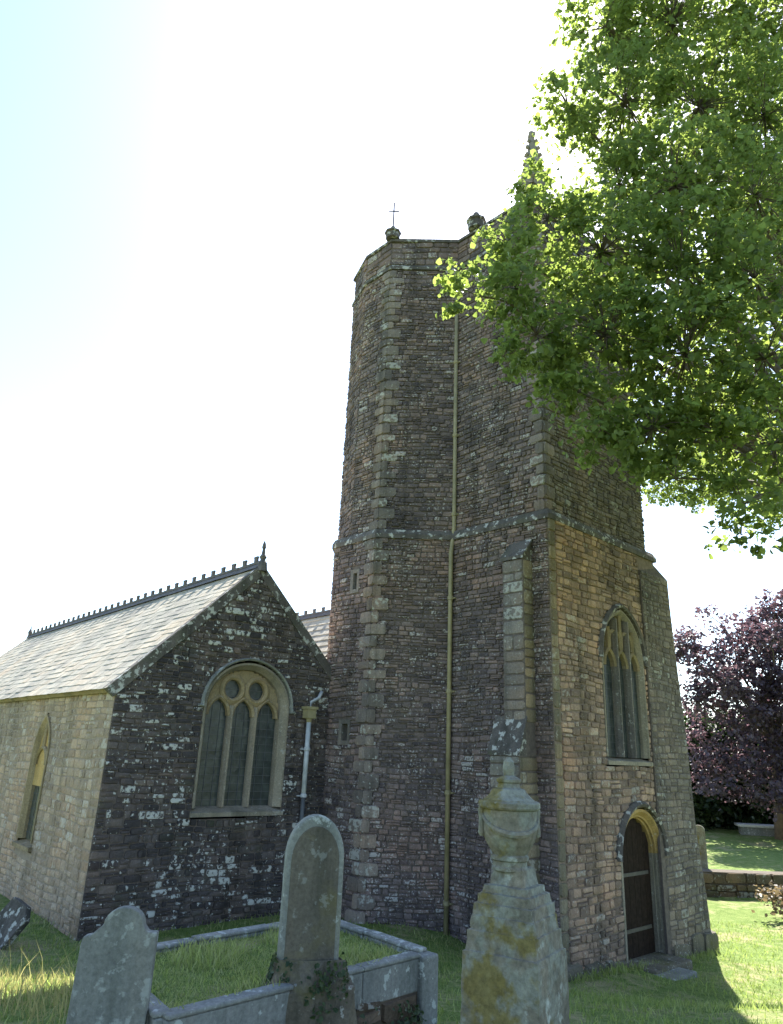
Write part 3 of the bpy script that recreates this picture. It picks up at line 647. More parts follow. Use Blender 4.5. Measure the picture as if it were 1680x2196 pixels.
# ------------------------------------------------------------------ north aisle (gabled building)
AZC = R(49.5); UC = Vector((math.sin(AZC), math.cos(AZC), 0)); VC = Vector((-math.cos(AZC), math.sin(AZC), 0))
G0 = Vector((-4.48, 12.32, 0)); GW = 5.04; EZ = 2.6; RZ = 5.06; LEN = 16.0; GB = -1.6
aisle = thing('church_aisle', G0+UC*2.5+VC*6+Z*GB, 'gabled church aisle with pale lichened slate roof and traceried window in dark rubble', 'church')
FG = Frame(G0, UC); FL = Frame(G0+VC*LEN, -VC)
gwin = Arch(2.53, 1.56, 0.58, 2.33, 3.02, pointed=False)
def gtop(s): return EZ+(RZ-EZ)*(1-abs(s-GW/2)/(GW/2))
def fnG(a, b):
    if b <= EZ: iv = [(0, GW)]
    else:
        x = (min(b, RZ)-EZ)/(RZ-EZ)*GW/2; iv = [(x, GW-x)] if GW-2*x > 0.04 else []
    return gwin.cut(iv, a, b, 0.13)
wall_sheet(FG, GB, RZ, fnG, 0.05).build('gable_wall', M['mortar_dark'], aisle)
pool = [(s, M['gable_rubble']) for s in stones(FG, GB, RZ-0.05, fnG, hr=(0.07, 0.14), lr=(0.11, 0.32), gap=0.011)]
lan = Arch(LEN-3.4, 0.72, -0.22, 1.3, 1.92)
def fnL(a, b): return lan.cut([(0, LEN)], a, b, 0.14)
wall_sheet(FL, GB, EZ, fnL, 0.08).build('side_wall', M['mortar_pale'], aisle)
fnLs = fnL
pool += [(s, M['pale_rubble']) for s in stones(FL, GB, EZ, fnLs, hr=(0.1, 0.19), lr=(0.15, 0.4), proud=(0.003, 0.014), gap=0.009)]
place_stones(pool, aisle, 300, score=lambda st: 1.0 if (st['c']-G0).dot(UC) > 0.03 else 0.6)
mb = MB(); b0 = G0+UC*GW
mb.add([b0+Z*GB, b0+VC*LEN+Z*GB, b0+VC*LEN+Z*EZ, b0+Z*EZ], [(0, 1, 2, 3)])
e = G0+VC*LEN; mb.add([e+Z*GB, e+UC*GW+Z*GB, e+UC*GW+Z*EZ, e+UC*GW/2+Z*RZ, e+Z*EZ], [(4, 3, 2, 1, 0)]); mb.build('back_wall', M['mortar_dark'], aisle)
window(aisle, FG, gwin, 0.13, 3, 0.2, M['dressed'], M['ochre'], circles=True, hood_mat=M['kerb_stone'], jamb=True, mat_mull=M['dressed'], hw_=0.05)
lw_ = window(aisle, FL, lan, 0.15, 1, 0.07, M['ochre'], M['ochre'], circles=False, hood=False, name='lancet_window')
mb = MB(); bl = Arch(lan.cx, lan.w, 0.75, lan.ts, lan.ta); slp = bl.path(12); k = len(slp)
mb.add([FL.p(a, t, -0.05) for a, t in slp], [tuple(range(k))[::-1]]); mb.build('blocked_head', M['gold'], lw_, origin=FL.p(lan.cx, 0.75))
# verge copings
for sgn in (0, 1):
    mb = MB(); a = (-0.16, EZ-0.16) if sgn == 0 else (GW/2, RZ+0.02); b = (GW/2, RZ+0.02) if sgn == 0 else (GW+0.16, EZ-0.16)
    sweep(mb, FG, [a, b], [(-0.16, -0.02), (-0.16, 0.045), (0.03, 0.045), (0.03, -0.12)]); mb.build('verge_coping', M['coping'], aisle)
# roof: sheathing + slates
OV = 0.22; sl = Vector((UC.x*(GW/2), UC.y*(GW/2), RZ-EZ)); sdir = sl.normalized(); slen = sl.length+OV
eave = G0-sdir*OV+Z*EZ
FR = Frame(eave+VC*LEN+Vector((0, 0, 0.02)), -VC, sdir)
roof = thing('roof', (0, 0, 0), None, None); roof.location = eave-aisle.location; roof.parent = aisle; del_keys(roof)
mb = MB(); mb.add([FR.p(0, 0), FR.p(LEN+0.04, 0), FR.p(LEN+0.04, slen), FR.p(0, slen)], [(0, 1, 2, 3)])
s2 = Vector((-UC.x*(GW/2), -UC.y*(GW/2), RZ-EZ)); e2 = G0+UC*GW+Z*(EZ+0.02)-s2.normalized()*OV
mb.add([e2, e2+VC*LEN, e2+VC*LEN+s2.normalized()*slen, e2+s2.normalized()*slen], [(0, 1, 2, 3)])
mb.build('roof_deck', M['slate'], roof, origin=eave)
sl_l = []
rows = 19; rh = slen/rows
for k in range(rows):
    s = -random.uniform(0, 0.3); t0 = k*rh
    while s < LEN+0.04:
        w = random.uniform(0.24, 0.34); a, b = max(s, 0), min(s+w, LEN+0.05)
        if b-a > 0.04:
            j = lambda m=0.006: random.uniform(-m, m)
            g_ = 0.004; d0 = 0.022+j(0.005); d1 = 0.006
            V = [FR.p(a+g_, t0-0.03+j(0.012), d0-0.016), FR.p(b-g_, t0-0.03+j(0.012), d0-0.016), FR.p(b-g_, t0-0.03, d0+j(0.003)), FR.p(a+g_, t0-0.03, d0+j(0.003)), FR.p(b-g_, t0+rh+0.02, d1), FR.p(a+g_, t0+rh+0.02, d1)]
            V[2] = V[1]+FR.n*0.007; V[3] = V[0]+FR.n*0.007
            sl_l.append((dict(v=V, f=[(0, 1, 2, 3), (3, 2, 4, 5), (1, 4, 2), (0, 3, 5)], c=FR.p((a+b)/2, t0, 0), a=(b-a)*rh, tint=(random.random()*0.9+0.05*random.random(), random.random()*0.93, 0.5)), M['slate']))
        s += w
place_stones(sl_l, roof, 300, name='slate', stuff_name='slates')
# eaves board
mb = MB(); mb.box(FR.p(LEN/2, 0.06, -0.06), FR.ex*(LEN/2), FR.ey*0.06, FR.n*0.04); mb.build('eaves_board', M['ochre'], aisle)
# crested ridge tiles
rp = G0+UC*GW/2+Z*(RZ+0.06)
def ridge_tile_mesh():
    mb = MB(); a = UC*0.14; mb.add([-a-Z*0.11, Vector((0, 0, 0.035)), a-Z*0.11, VC*0.455-a-Z*0.11, VC*0.455+Z*0.035, VC*0.455+a-Z*0.11], [(0, 1, 4, 3), (1, 2, 5, 4), (0, 2, 1), (3, 4, 5)])
    mb.box(VC*0.228+Z*0.05, VC*0.228, UC*0.02, Z*0.025)
    mb.box(VC*0.228+Z*0.11, VC*0.055, UC*0.022, Z*0.045); mb.box(VC*0.228+Z*0.17, VC*0.07, UC*0.02, Z*0.02)
    return mb
t0 = ridge_tile_mesh().build('ridge_tile', M['ridge'], None, origin=(0, 0, 0)); t0.parent = aisle; t0.location = rp-aisle.location
for k in range(1, int(LEN/0.46)):
    t = t0.copy(); COL.objects.link(t); t.parent = aisle; t.location = rp+VC*(0.46*k)+Z*random.uniform(-0.006, 0.006)-aisle.location
mb = MB(); mb.lathe(rp-VC*0.03, [(0.11, -0.16), (0.09, 0.02), (0.05, 0.08), (0.075, 0.14), (0.04, 0.2), (0.028, 0.3), (0.045, 0.34), (0.03, 0.42), (0.006, 0.48)], 8); mb.build('gable_finial', M['ridge'], aisle)
mb = MB(); mb.lathe(rp+VC*(LEN-0.1), [(0.1, -0.1), (0.06, 0.05), (0.08, 0.15), (0.03, 0.25), (0.006, 0.4)], 8); mb.build('gable_finial', M['ridge'], aisle)
# rainwater hopper and pipe on the gable
px = 3.86
mb = MB(); mb.box(FG.p(px, 2.3, 0.13), FG.ex*0.1, FG.n*0.09, Z*0.09); mb.box(FG.p(px, 2.41, 0.13), FG.ex*0.13, FG.n*0.11, Z*0.025); mb.lathe(FG.p(px, 2.1, 0.13), [(0.04, 0), (0.07, 0.12)], 8)
mb.build('rain_hopper', M['pipe_green'], aisle)
mb = MB(); mb.tube([FG.p(px, 2.42, 0.13), FG.p(px+0.03, 2.52, 0.12), FG.p(px+0.22, 2.62, 0.1), FG.p(px+0.3, 2.75, 0.08)], 0.035, 8); mb.build('swan_neck_pipe', M['pipe_grey'], aisle, smooth=True)
mb = MB(); mb.tube([FG.p(px, 2.15, 0.13), FG.p(px, 0.75, 0.13)], 0.048, 10); dpa = mb.build('downpipe', M['pipe_grey'], aisle, smooth=True)
mb = MB(); mb.tube([FG.p(px, 0.75, 0.13), FG.p(px, -1.3, 0.13)], 0.042, 10); mb.build('downpipe', M['lead'], aisle, smooth=True)
for z in (1.6, 0.75, -0.4):
    mb = MB(); mb.lathe(FG.p(px, z, 0.13), [(0.05, 0), (0.062, 0.01), (0.062, 0.06), (0.05, 0.07)], 10); mb.box(FG.p(px, z+0.03, 0.07), FG.ex*0.11, FG.n*0.02, Z*0.012); mb.build('pipe_bracket', M['pipe_grey'], aisle)

# nave roof seen between the gable and the tower
nave = thing('church_nave', G0+UC*7.7+VC*10+Z*(-1.6), 'sliver of pale slate nave roof between the gable and the tower', 'church')
n0 = G0+UC*5.3; nr = G0+UC*7.7
fn_s = Vector((UC.x*2.4, UC.y*2.4, 2.75)); FN = Frame(n0+VC*16+Z*2.7, -VC, fn_s)
mb = MB(); mb.add([FN.p(0, 0), FN.p(13, 0), FN.p(13, fn_s.length), FN.p(0, fn_s.length)], [(0, 1, 2, 3)])
nb = nr+Z*5.45; e3 = nr+UC*2.4+Z*2.7; mb.add([nb+VC*3, nb+VC*16, e3+VC*16, e3+VC*3], [(3, 2, 1, 0)])
rf = mb.build('roof', M['slate'], nave)
for k in range(14):
    s = 8.0
    while s < 13:
        w = random.uniform(0.25, 0.36); mb = MB(); rr = fn_s.length/14; tt = k*rr
        mb.add([FN.p(s, tt, 0.03), FN.p(s+w-0.01, tt, 0.03), FN.p(s+w-0.01, tt+rr+0.02, 0.008), FN.p(s, tt+rr+0.02, 0.008), FN.p(s, tt, 0.008), FN.p(s+w-0.01, tt, 0.008)], [(0, 1, 2, 3), (4, 5, 1, 0)], (random.random(), random.random()*0.9, 0.5))
        mb.build('slate', M['slate'], rf, origin=FN.p(s, tt)); s += w
mb = MB(); w0 = n0+VC*3+Z*-1.6; mb.add([w0, w0+VC*13, w0+VC*13+Z*4.3, w0+Z*4.3], [(3, 2, 1, 0)]); w1 = w0+UC*4.8; mb.add([w0, w1, w1+Z*4.3, nr+VC*3+Z*5.45, w0+Z*4.3], [(0, 1, 2, 3, 4)]); mb.build('wall', M['mortar_dark'], nave)
for k in range(28):
    t = t0.copy(); COL.objects.link(t); t.parent = nave; t.location = nr+VC*(3+0.46*k)+Z*5.5-nave.location

# ------------------------------------------------------------------ gravestones
def slab(mb, outline, c, ang, th, lean=0.0, side=0.0):
    """upright slab from an outline of (x, z); ang turns its face, lean tips it back"""
    ca, sa = math.cos(ang), math.sin(ang); ex = Vector((ca, sa, 0)); n = Vector((sa, -ca, 0)); up_ = (Z*math.cos(lean)-n*math.sin(lean)).normalized()
    up2 = (up_*math.cos(side)+ex*math.sin(side)); ex2 = (ex*math.cos(side)-up_*math.sin(side))
    c = Vector(c); k = len(outline); nn = ex2.cross(up2)
    P = [c+ex2*x+up2*z+nn*th/2 for x, z in outline]+[c+ex2*x+up2*z-nn*th/2 for x, z in outline]
    mb.add(P, [tuple(range(k)), tuple(range(2*k-1, k-1, -1))]+[(i, k+i, k+(i+1) % k, (i+1) % k) for i in range(k)])
    return ex2, up2, nn
# shouldered headstone at the lower left
ol = [(0.21, -0.9), (0.22, 0.76), (0.205, 0.79), (0.15, 0.785)]
ol = [(0.245, -0.9), (0.235, 0.79), (0.175, 0.795)]+[(0.02+0.125*math.cos(a), 0.83+0.1*math.sin(a)) for a in np.linspace(0.0, math.pi, 13)]+[(-0.125, 0.81), (-0.17, 0.77), (-0.215, 0.76), (-0.225, 0.72), (-0.25, -0.9)]
hs = thing('headstone', (-1.62, 5.2, -0.9), 'weathered grey slate headstone with shouldered round top beside the grave kerb', 'headstone')
mb = MB(); slab(mb, ol, (-1.63, 5.2, -0.33), R(6), 0.085, R(2), R(0.5)); mb.build('tablet', M['slate_stone'], hs, bevel=0.008)
# round-topped tall stone on mossy plinth
ts = thing('tall_headstone', (-0.485, 6.1, -0.6), 'tall round-topped grave stone with pale rim on mossy plinth at the kerb', 'headstone')
def round_top(w, h0, h1, n=18, base=0.0):
    return [(w, base), (w, h0)]+[(w*math.cos(a), h0+(h1-h0)*math.sin(a)) for a in np.linspace(0, math.pi, n)[1:-1]]+[(-w, h0), (-w, base)]
mb = MB(); ex2, up2, nn = slab(mb, round_top(0.225, 0.82, 1.13), (-0.485, 6.1, 0.0), R(14), 0.13); mb.build('tablet', M['granite_rim'], ts, bevel=0.02)
mb = MB(); slab(mb, round_top(0.185, 0.8, 1.05, base=0.12), Vector((-0.485, 6.1, 0.0))+nn*0.062, R(14), 0.02); mb.build('inscribed_panel', M['granite'], ts, bevel=0.006)
mb = MB(); random.seed(3)
c0 = Vector((-0.47, 6.08, 0)); lv = [(-0.75, 0.42, 0.24), (-0.35, 0.4, 0.23), (-0.3, 0.36, 0.21), (-0.02, 0.33, 0.19), (0.03, 0.29, 0.15), (0.14, 0.25, 0.1)]
V = []; n = 20
for z, a, b in lv:
    for k in range(n):
        th = 2*math.pi*k/n; q = max(abs(math.cos(th)), abs(math.sin(th)))**0.75; w = 1+random.uniform(-0.11, 0.1)
        V.append(c0+ex2*(a*math.cos(th)/q*w)+nn*(b*math.sin(th)/q*w)+Z*(z+random.uniform(-0.02, 0.02)))
Fc = [(i*n+k, (i+1)*n+k, (i+1)*n+(k+1) % n, i*n+(k+1) % n) for i in range(len(lv)-1) for k in range(n)]+[tuple(range((len(lv)-1)*n, len(lv)*n))[::-1]]
mb.add(V, [f[::-1] for f in Fc]); mb.build('plinth', M['mossy_plinth'], ts)
# kerbed grave plot
K1, K2 = Vector((0.42, 6.97, 0)), Vector((-0.52, 8.13, 0)); ek = Vector((-0.696, -0.719, 0)); K3 = K2+ek*2.35; K4 = K1+ek*2.45
kerb = thing('grave_kerb', (K1+K3)/2+Z*-0.6, 'raised pale stone kerb around a grassy grave plot below the tall stone', 'grave kerb')
def kerb_run(a, b, n, h=0.24, w=0.05, zt=(0.0, 0.0)):
    d = b-a; Ld = d.length; dn = d.normalized(); pn = Vector((dn.y, -dn.x, 0)); cuts = [0]+sorted(random.uniform(0.85, 1.15)*(i/n) for i in range(1, n))+[1]
    for i in range(n):
        f0, f1 = cuts[i]+0.004/Ld, cuts[i+1]-0.004/Ld; p, q = a+d*f0, a+d*f1; zt_ = random.uniform(-0.012, 0.012)
        mb = MB(); mb.box((p+q)/2+Z*(zt_-h/2), (q-p)/2, pn*w, Z*h/2); mb.box((p+q)/2+Z*(zt_+0.02), (q-p)/2, pn*(w+0.012), Z*0.016)
        mb.build('kerb_stone', M['kerb_stone'], kerb, origin=(p+q)/2, bevel=0.012)
kerb_run(K2, K1, 2); kerb_run(K1+ek*0.08, K4, 3, h=0.24); kerb_run(K3, K2-(-ek)*0.08, 3); kerb_run(K4, K3, 2)
mb = MB(); mb.box(K1+Z*-0.25, Vector((0.075, 0.07, 0)), Vector((-0.07, 0.075, 0)), Z*0.26); mb.build('corner_post', M['kerb_stone'], kerb, bevel=0.02)
mb = MB()   # rubble footing showing under the near run
a, b = K1+ek*0.1, K4; dn = (b-a).normalized(); pn = Vector((dn.y, -dn.x, 0)); mb.box((a+b)/2+Z*-0.6, (b-a)/2, pn*0.045, Z*0.36); mb.build('footing', M['soil'], kerb)
FK = Frame(K4+Vector((0.719, -0.696, 0))*0.05, -ek)
for st in stones(FK, -0.8, -0.23, lambda a, b: [(0.0, 2.33)], hr=(0.1, 0.2), lr=(0.14, 0.36), proud=(0.0, 0.06), gap=0.03, jit=0.03):
    mb = MB(); mb.add(st['v'], st['f'], st['tint']); mb.build('footing_stone', M['footing_rubble'], kerb, origin=st['c'])
mb = MB(); a, b = K2, K1; dn = (b-a).normalized(); pn = Vector((dn.y, -dn.x, 0)); mb.box((a+b)/2+Z*-0.6, (b-a)/2, pn*0.04, Z*0.37); mb.build('footing', M['soil'], kerb)
mb = MB(); mb.add([p+Z*-0.03 for p in (K1, K2, K3, K4)], [(0, 1, 2, 3)]); gp = mb.build('plot_soil', M['ground'], kerb)
# urn monument
mo = thing('urn_monument', (0.87, 5.0, -0.7), 'lichened stone monument with garlanded urn on tapering square pedestal', 'monument')
random.seed(5)
def sq_prof(mb, c, prof, rot, sub=12, jit=0.008):
    pr2 = []
    for (h0, z0), (h1, z1) in zip(prof, prof[1:]):
        m_ = max(1, int((z1-z0)/0.035)); pr2 += [(h0+(h1-h0)*i/m_, z0+(z1-z0)*i/m_) for i in range(m_)]
    prof = pr2+[prof[-1]]
    V = []; n = sub*4; ca, sa = math.cos(rot), math.sin(rot)
    for h, z in prof:
        for k in range(n):
            side, f = divmod(k, sub); f = f/sub*2-1
            x, y = [(f, -1), (1, f), (-f, 1), (-1, -f)][side]; w = h*(1+random.uniform(-jit, jit)/h)
            x, y = x*w, y*w; V.append(Vector(c)+Vector((x*ca-y*sa, x*sa+y*ca, z+random.uniform(-jit, jit)*0.6)))
    mb.add(V, [(i*n+k, i*n+(k+1) % n, (i+1)*n+(k+1) % n, (i+1)*n+k) for i in range(len(prof)-1) for k in range(n)]+[tuple((len(prof)-1)*n+k for k in range(n))])
PR_ = R(-33)
mb = MB(); sq_prof(mb, (0.87, 5.0, 0), [(0.25, -0.9), (0.248, -0.4), (0.246, 0.0), (0.244, 0.25), (0.242, 0.4), (0.24, 0.47)], PR_, jit=0.0022); mb.build('pedestal', M['limestone'], mo)
mb = MB(); sq_prof(mb, (0.87, 5.0, 0), [(0.238, 0.46), (0.236, 0.5), (0.222, 0.506), (0.217, 0.61), (0.207, 0.615), (0.202, 0.69), (0.192, 0.695), (0.188, 0.755), (0.175, 0.76), (0.171, 0.81), (0.146, 0.815), (0.142, 0.855), (0.115, 0.86), (0.105, 0.9), (0.098, 0.95), (0.085, 0.96)], PR_, jit=0.0045); mb.build('tapered_cap', M['limestone'], mo)
uc = Vector((0.845, 5.0, 0))
mb = MB(); mb.lathe(uc, [(0.1, 0.93), (0.115, 0.94), (0.115, 0.955), (0.108, 0.965), (0.108, 0.99), (0.12, 1.0), (0.12, 1.02), (0.108, 1.03), (0.118, 1.045), (0.145, 1.085), (0.166, 1.13), (0.174, 1.17), (0.176, 1.29), (0.194, 1.3), (0.2, 1.31), (0.2, 1.335), (0.19, 1.345)], 28)
urn = mb.build('urn', M['limestone'], mo, smooth=False)
mb = MB(); mb.lathe(uc, [(0.17, 1.34), (0.165, 1.352), (0.15, 1.36), (0.125, 1.385), (0.105, 1.415), (0.075, 1.425), (0.068, 1.45), (0.08, 1.46), (0.082, 1.475), (0.055, 1.49), (0.034, 1.5), (0.04, 1.54), (0.034, 1.585), (0.012, 1.615)], 28); mb.build('lid', M['limestone'], mo)
for k in range(2):
    a = R(4+180*k); q = uc+Vector((math.cos(a), math.sin(a), 0))*0.18
    mb = MB(); mb.lathe(q+Z*1.13, [(0.014, 0), (0.024, 0.02), (0.02, 0.1), (0.026, 0.16), (0.018, 0.175)], 8); mb.build('drapery_drop', M['limestone'], urn, origin=q+Z*1.13)
    pts = []
    for i in range(17):
        f = i/16; b = a+f*math.pi; zz = 1.275-0.12*math.sin(math.pi*f)**0.8; pts.append(uc+Vector((math.cos(b)*0.178, math.sin(b)*0.178, zz)))
    mb = MB(); mb.tube(pts, [0.008+0.014*math.sin(math.pi*i/16) for i in range(17)], 7); mb.build('swag', M['limestone'], urn, origin=pts[8])
# leaning slab against the side wall at the left
q = FL.p(LEN-1.75, 0, 0)
ls = thing('leaning_slab', (-5.75, 12.1, -1.3), 'dark lichened broken slab leaning against the pale aisle wall', 'grave slab')
mb = MB(); slab(mb, [(0.26, -0.3), (0.27, 0.62), (0.1, 0.72), (-0.24, 0.6), (-0.3, -0.3)], (-5.5, 11.8, -1.22), R(-30), 0.1, R(16), R(34)); mb.build('tablet', M['coping'], ls, bevel=0.01)
# far stones
def small_stone(x, y, w, h, ang, mat, label, name='headstone', top='round', group=None):
    z = gz(x, y); t = thing(name, (x, y, z), label, 'headstone', group); mb = MB()
    slab(mb, round_top(w/2, h-w*0.4, h, 10, -0.15), (x, y, z), ang, 0.1); mb.build('tablet', mat, t, bevel=0.01); return t
small_stone(9.6, 23.2, 0.34, 1.25, R(-25), M['limestone'], 'narrow pale headstone just past the right edge of the tower')
ct = thing('chest_tomb', (15.9, 32.2, gz(15.9, 32.2)), 'low pale chest tomb below the copper beech', 'tomb'); z = gz(15.9, 32.2)-0.25
mb = MB(); mb.box((15.9, 32.2, z+0.28), (0.75, -0.2, 0), (0.1, 0.35, 0), (0, 0, 0.3)); mb.build('chest', M['kerb_stone'], ct)
mb = MB(); mb.box((15.9, 32.2, z+0.62), (0.88, -0.22, 0), (0.12, 0.45, 0), (0, 0, 0.05)); mb.build('lid_slab', M['marble'], ct, bevel=0.02)
# low retaining wall of the upper churchyard
rw = thing('retaining_wall', (12, 22.5, -1.7), 'low mossy brown retaining wall holding the upper churchyard', 'wall')
FWl = Frame(Vector((5.5, 22.3, 0)), Vector((1, 0.02, 0)))
mb = wall_sheet(FWl, -2.4, -1.2, lambda a, b: [(0, 20)], 0.3)
mb.add([FWl.p(0, -1.2, 0), FWl.p(20, -1.2, 0), FWl.p(20, -1.2, -0.6), FWl.p(0, -1.2, -0.6)], [(0, 1, 2, 3)])
mb.build('wall_core', M['soil'], rw)
M['bank_rubble'] = stone_mat('bank_rubble', [(0.1, (0.04, 0.035, 0.025)), (0.5, (0.085, 0.068, 0.045)), (0.9, (0.14, 0.11, 0.07))], lichen=0.3, moss=0.8)
place_stones([(s, M['bank_rubble']) for s in stones(FWl, -2.1, -1.2, lambda a, b: [(2, 13)], hr=(0.14, 0.26), lr=(0.25, 0.6), proud=(0.03, 0.09))], rw, 300)

# ------------------------------------------------------------------ foliage
def leaves_mesh(name, mat, C, Nn, size, parent=None, aspect=0.8, fold=0.25, origin=None, tints=None):
    """C centres (n,3), Nn normals (n,3), size (n,): six-point folded leaves as one mesh"""
    n = len(C); Nn = Nn/np.linalg.norm(Nn, axis=1, keepdims=True)
    a = rng.normal(size=(n, 3)); a -= Nn*np.sum(a*Nn, 1, keepdims=True); a /= np.linalg.norm(a, axis=1, keepdims=True); b = np.cross(Nn, a)
    L = size[:, None]; w = L*aspect*0.5
    f = fold*L
    P = np.stack([C-a*L*0.5, C-a*L*0.18+b*w*0.95+Nn*f*0.6, C+a*L*0.18+b*w*0.7+Nn*f*0.45, C+a*L*0.55-Nn*f*0.3, C+a*L*0.18-b*w*0.7+Nn*f*0.45, C-a*L*0.18-b*w*0.95+Nn*f*0.6], 1)
    o = np.array(origin if origin is not None else (0, 0, 0), float)
    P = (P-o).reshape(-1, 3)
    me = bpy.data.meshes.new(name); me.vertices.add(n*6); me.vertices.foreach_set('co', P.ravel())
    idx = (np.arange(n)*6)[:, None]+np.array([0, 3, 2, 1, 0, 5, 4, 3])[None]
    me.loops.add(n*8); me.loops.foreach_set('vertex_index', idx.ravel().astype(np.int32))
    me.polygons.add(n*2); me.polygons.foreach_set('loop_start', (np.arange(n*2)*4).astype(np.int32))
    me.update(calc_edges=True); me.validate()
    at = me.attributes.new('tint', 'FLOAT_COLOR', 'POINT'); T = np.ones((n, 6, 4), np.float32); T[:, :, 0] = rng.random((n, 1)) if tints is None else np.clip(tints[:, None]*0.65+0.4*rng.random((n, 1))-0.03, 0, 1); T[:, :, 1] = rng.random((n, 1))*0.6+(0.2 if tints is None else 0.4*tints[:, None]); at.data.foreach_set('color', T.ravel())
    me.materials.append(mat); ob = bpy.data.objects.new(name, me); COL.objects.link(ob)
    if parent: ob.parent = parent; ob.location = Vector(o)-world_loc(parent)
    else: ob.location = o
    return ob
def crown_points(lobes, per_m3, clump_r=0.3, leaves_per=22, flat=0.45, shell=0.5):
    C = []; Nn = []; hubs = []; global CT; CT = []
    for x, y, z, r, dens in lobes:
        nc = max(3, int(per_m3*dens*4.19*r**3/leaves_per/((r/0.8)**0.8)))
        for _ in range(nc):
            d = rng.normal(size=3); d /= np.linalg.norm(d); rad = r*(shell+(1-shell)*rng.random()**0.6)
            if rng.random() < 0.3: rad = r*rng.random()**0.5
            h = np.array([x, y, z])+d*rad*np.array([1, 1.15, 0.95]); hubs.append((h, (x, y, z)))
            k = int(leaves_per*rng.uniform(0.6, 1.4)); cr = clump_r*rng.uniform(0.6, 1.25)*min(1, r/0.5+0.25)
            p = rng.normal(size=(k, 3))*np.array([cr, cr, cr*flat])*0.55
            p[:, 2] -= 0.35*np.hypot(p[:, 0], p[:, 1])
            C.append(h+p); CT.append(np.full(k, rng.random())); nn = rng.normal(size=(k, 3))*0.75+np.array([0, 0, 0.9])+d*0.4; Nn.append(nn)
    return np.concatenate(C), np.concatenate(Nn), hubs
def branch(mb, a, b, r0, r1, sag=0.15, n=6):
    a, b = Vector(a), Vector(b); pts = []; rad = []
    w = Vector((random.uniform(-1, 1), random.uniform(-1, 1), random.uniform(-0.3, 0.6)))*(b-a).length*0.06
    for i in range(n+1):
        f = i/n; pts.append(a.lerp(b, f)+Z*(sag*(b-a).length*math.sin(math.pi*f))+w*math.sin(2*math.pi*f)); rad.append(r0+(r1-r0)*f)
    mb.tube(pts, rad, 7)
random.seed(21)
LOB = [(3.38, 9.0, 13.71, 0.82, 1), (4.63, 9.2, 14.16, 1.26, 1), (6.15, 9.5, 14.53, 1.3, 0.5), (2.53, 8.6, 11.36, 0.59, 0.8), (3.59, 9.0, 12.01, 0.94, 1), (4.94, 9.2, 12.21, 1.2, 0.65), (5.9, 9.0, 11.84, 1.09, 0.5), (3.4, 9.0, 10.3, 0.72, 0.9), (4.05, 8.5, 9.82, 1.06, 0.9), (5.29, 8.6, 9.8, 1.07, 0.6), (2.04, 8.2, 8.85, 0.5, 1), (1.85, 8.25, 9.55, 0.3, 0.9), (1.4, 8.0, 8.26, 0.38, 1), (2.77, 8.2, 8.33, 0.85, 1.1), (3.85, 8.2, 8.08, 0.97, 0.85), (4.75, 8.0, 7.82, 0.95, 0.65), (0.73, 7.6, 7.39, 0.25, 1.2), (1.51, 7.8, 7.37, 0.48, 1.1), (0.68, 7.6, 6.87, 0.14, 1.3), (1.78, 8.0, 6.81, 0.55, 1), (1.32, 7.8, 6.36, 0.24, 1), (2.75, 8.2, 6.98, 0.87, 1.1), (3.7, 8.0, 6.62, 0.91, 1.1), (4.72, 8.0, 6.6, 0.85, 0.6), (2.17, 8.0, 6.08, 0.41, 1.1), (2.55, 8.0, 5.51, 0.42, 1), (3.27, 8.2, 5.64, 0.63, 1.1), (4.1, 8.2, 5.62, 0.78, 0.7), (4.68, 8.0, 5.42, 0.76, 0.5), (3.5, 8.2, 4.98, 0.45, 0.6), (4.2, 8.0, 4.6, 0.5, 0.6), (4.13, 8.0, 4.22, 0.19, 0.5), (4.54, 8.0, 4.16, 0.25, 0.5)]
far = [(6.4, 10.6, 12.6, 1.4, 0.5), (7.2, 11.4, 10.2, 1.5, 0.5), (7.0, 10.4, 7.6, 1.3, 0.5), (6.0, 8.6, 6.2, 0.9, 0.6), (6.6, 9.2, 4.9, 0.8, 0.5), (7.0, 9.2, 14.5, 1.5, 0.5),
       (7.0, 14.5, 9.6, 1.3, 0.6), (7.9, 19.4, 9.9, 1.2, 0.6), (8.6, 15.5, 9.2, 1.5, 0.6), (9.1, 19.6, 10.0, 1.3, 0.6), (10.4, 19.2, 9.6, 1.4, 0.6), (11.6, 18.6, 8.8, 1.5, 0.6), (11.6, 16.4, 10.4, 1.6, 0.5),
       (8.4, 13, 12.5, 1.7, 0.5), (10, 13.6, 13.5, 1.9, 0.4), (8.6, 11.4, 8.4, 1.5, 0.4), (10, 11, 10, 1.8, 0.4), (11.6, 13, 11, 1.9, 0.4), (9.6, 10.2, 6.6, 1.5, 0.4), (12, 12, 8, 1.6, 0.4), (9.4, 12.6, 15.8, 1.7, 0.4)]
tb = Vector((10.0, 12.8, gz(10.0, 12.8)-0.2))
syc = thing('sycamore_tree', tb, 'large leafy green sycamore overhanging the tower from the right', 'tree')
mb = MB(); trunk_pts = [tb, tb+Vector((-0.05, 0, 1.2)), tb+Vector((-0.15, -0.1, 3.5)), tb+Vector((-0.35, -0.1, 6)), tb+Vector((-0.6, 0, 9)), tb+Vector((-1.0, 0, 12.5)), tb+Vector((-1.3, 0, 15.5))]
mb.tube(trunk_pts, [0.55, 0.44, 0.38, 0.32, 0.24, 0.14, 0.05], 14); mb.build('trunk', M['bark'], syc, smooth=True)
C, Nn, hubs = crown_points(LOB+far, 950, 0.2, 22); CTs = np.concatenate(CT)
def on_trunk(z):
    for a, b in zip(trunk_pts, trunk_pts[1:]):
        if a.z <= z <= b.z: return a.lerp(b, (z-a.z)/(b.z-a.z))
    return trunk_pts[-1]
mb = MB()
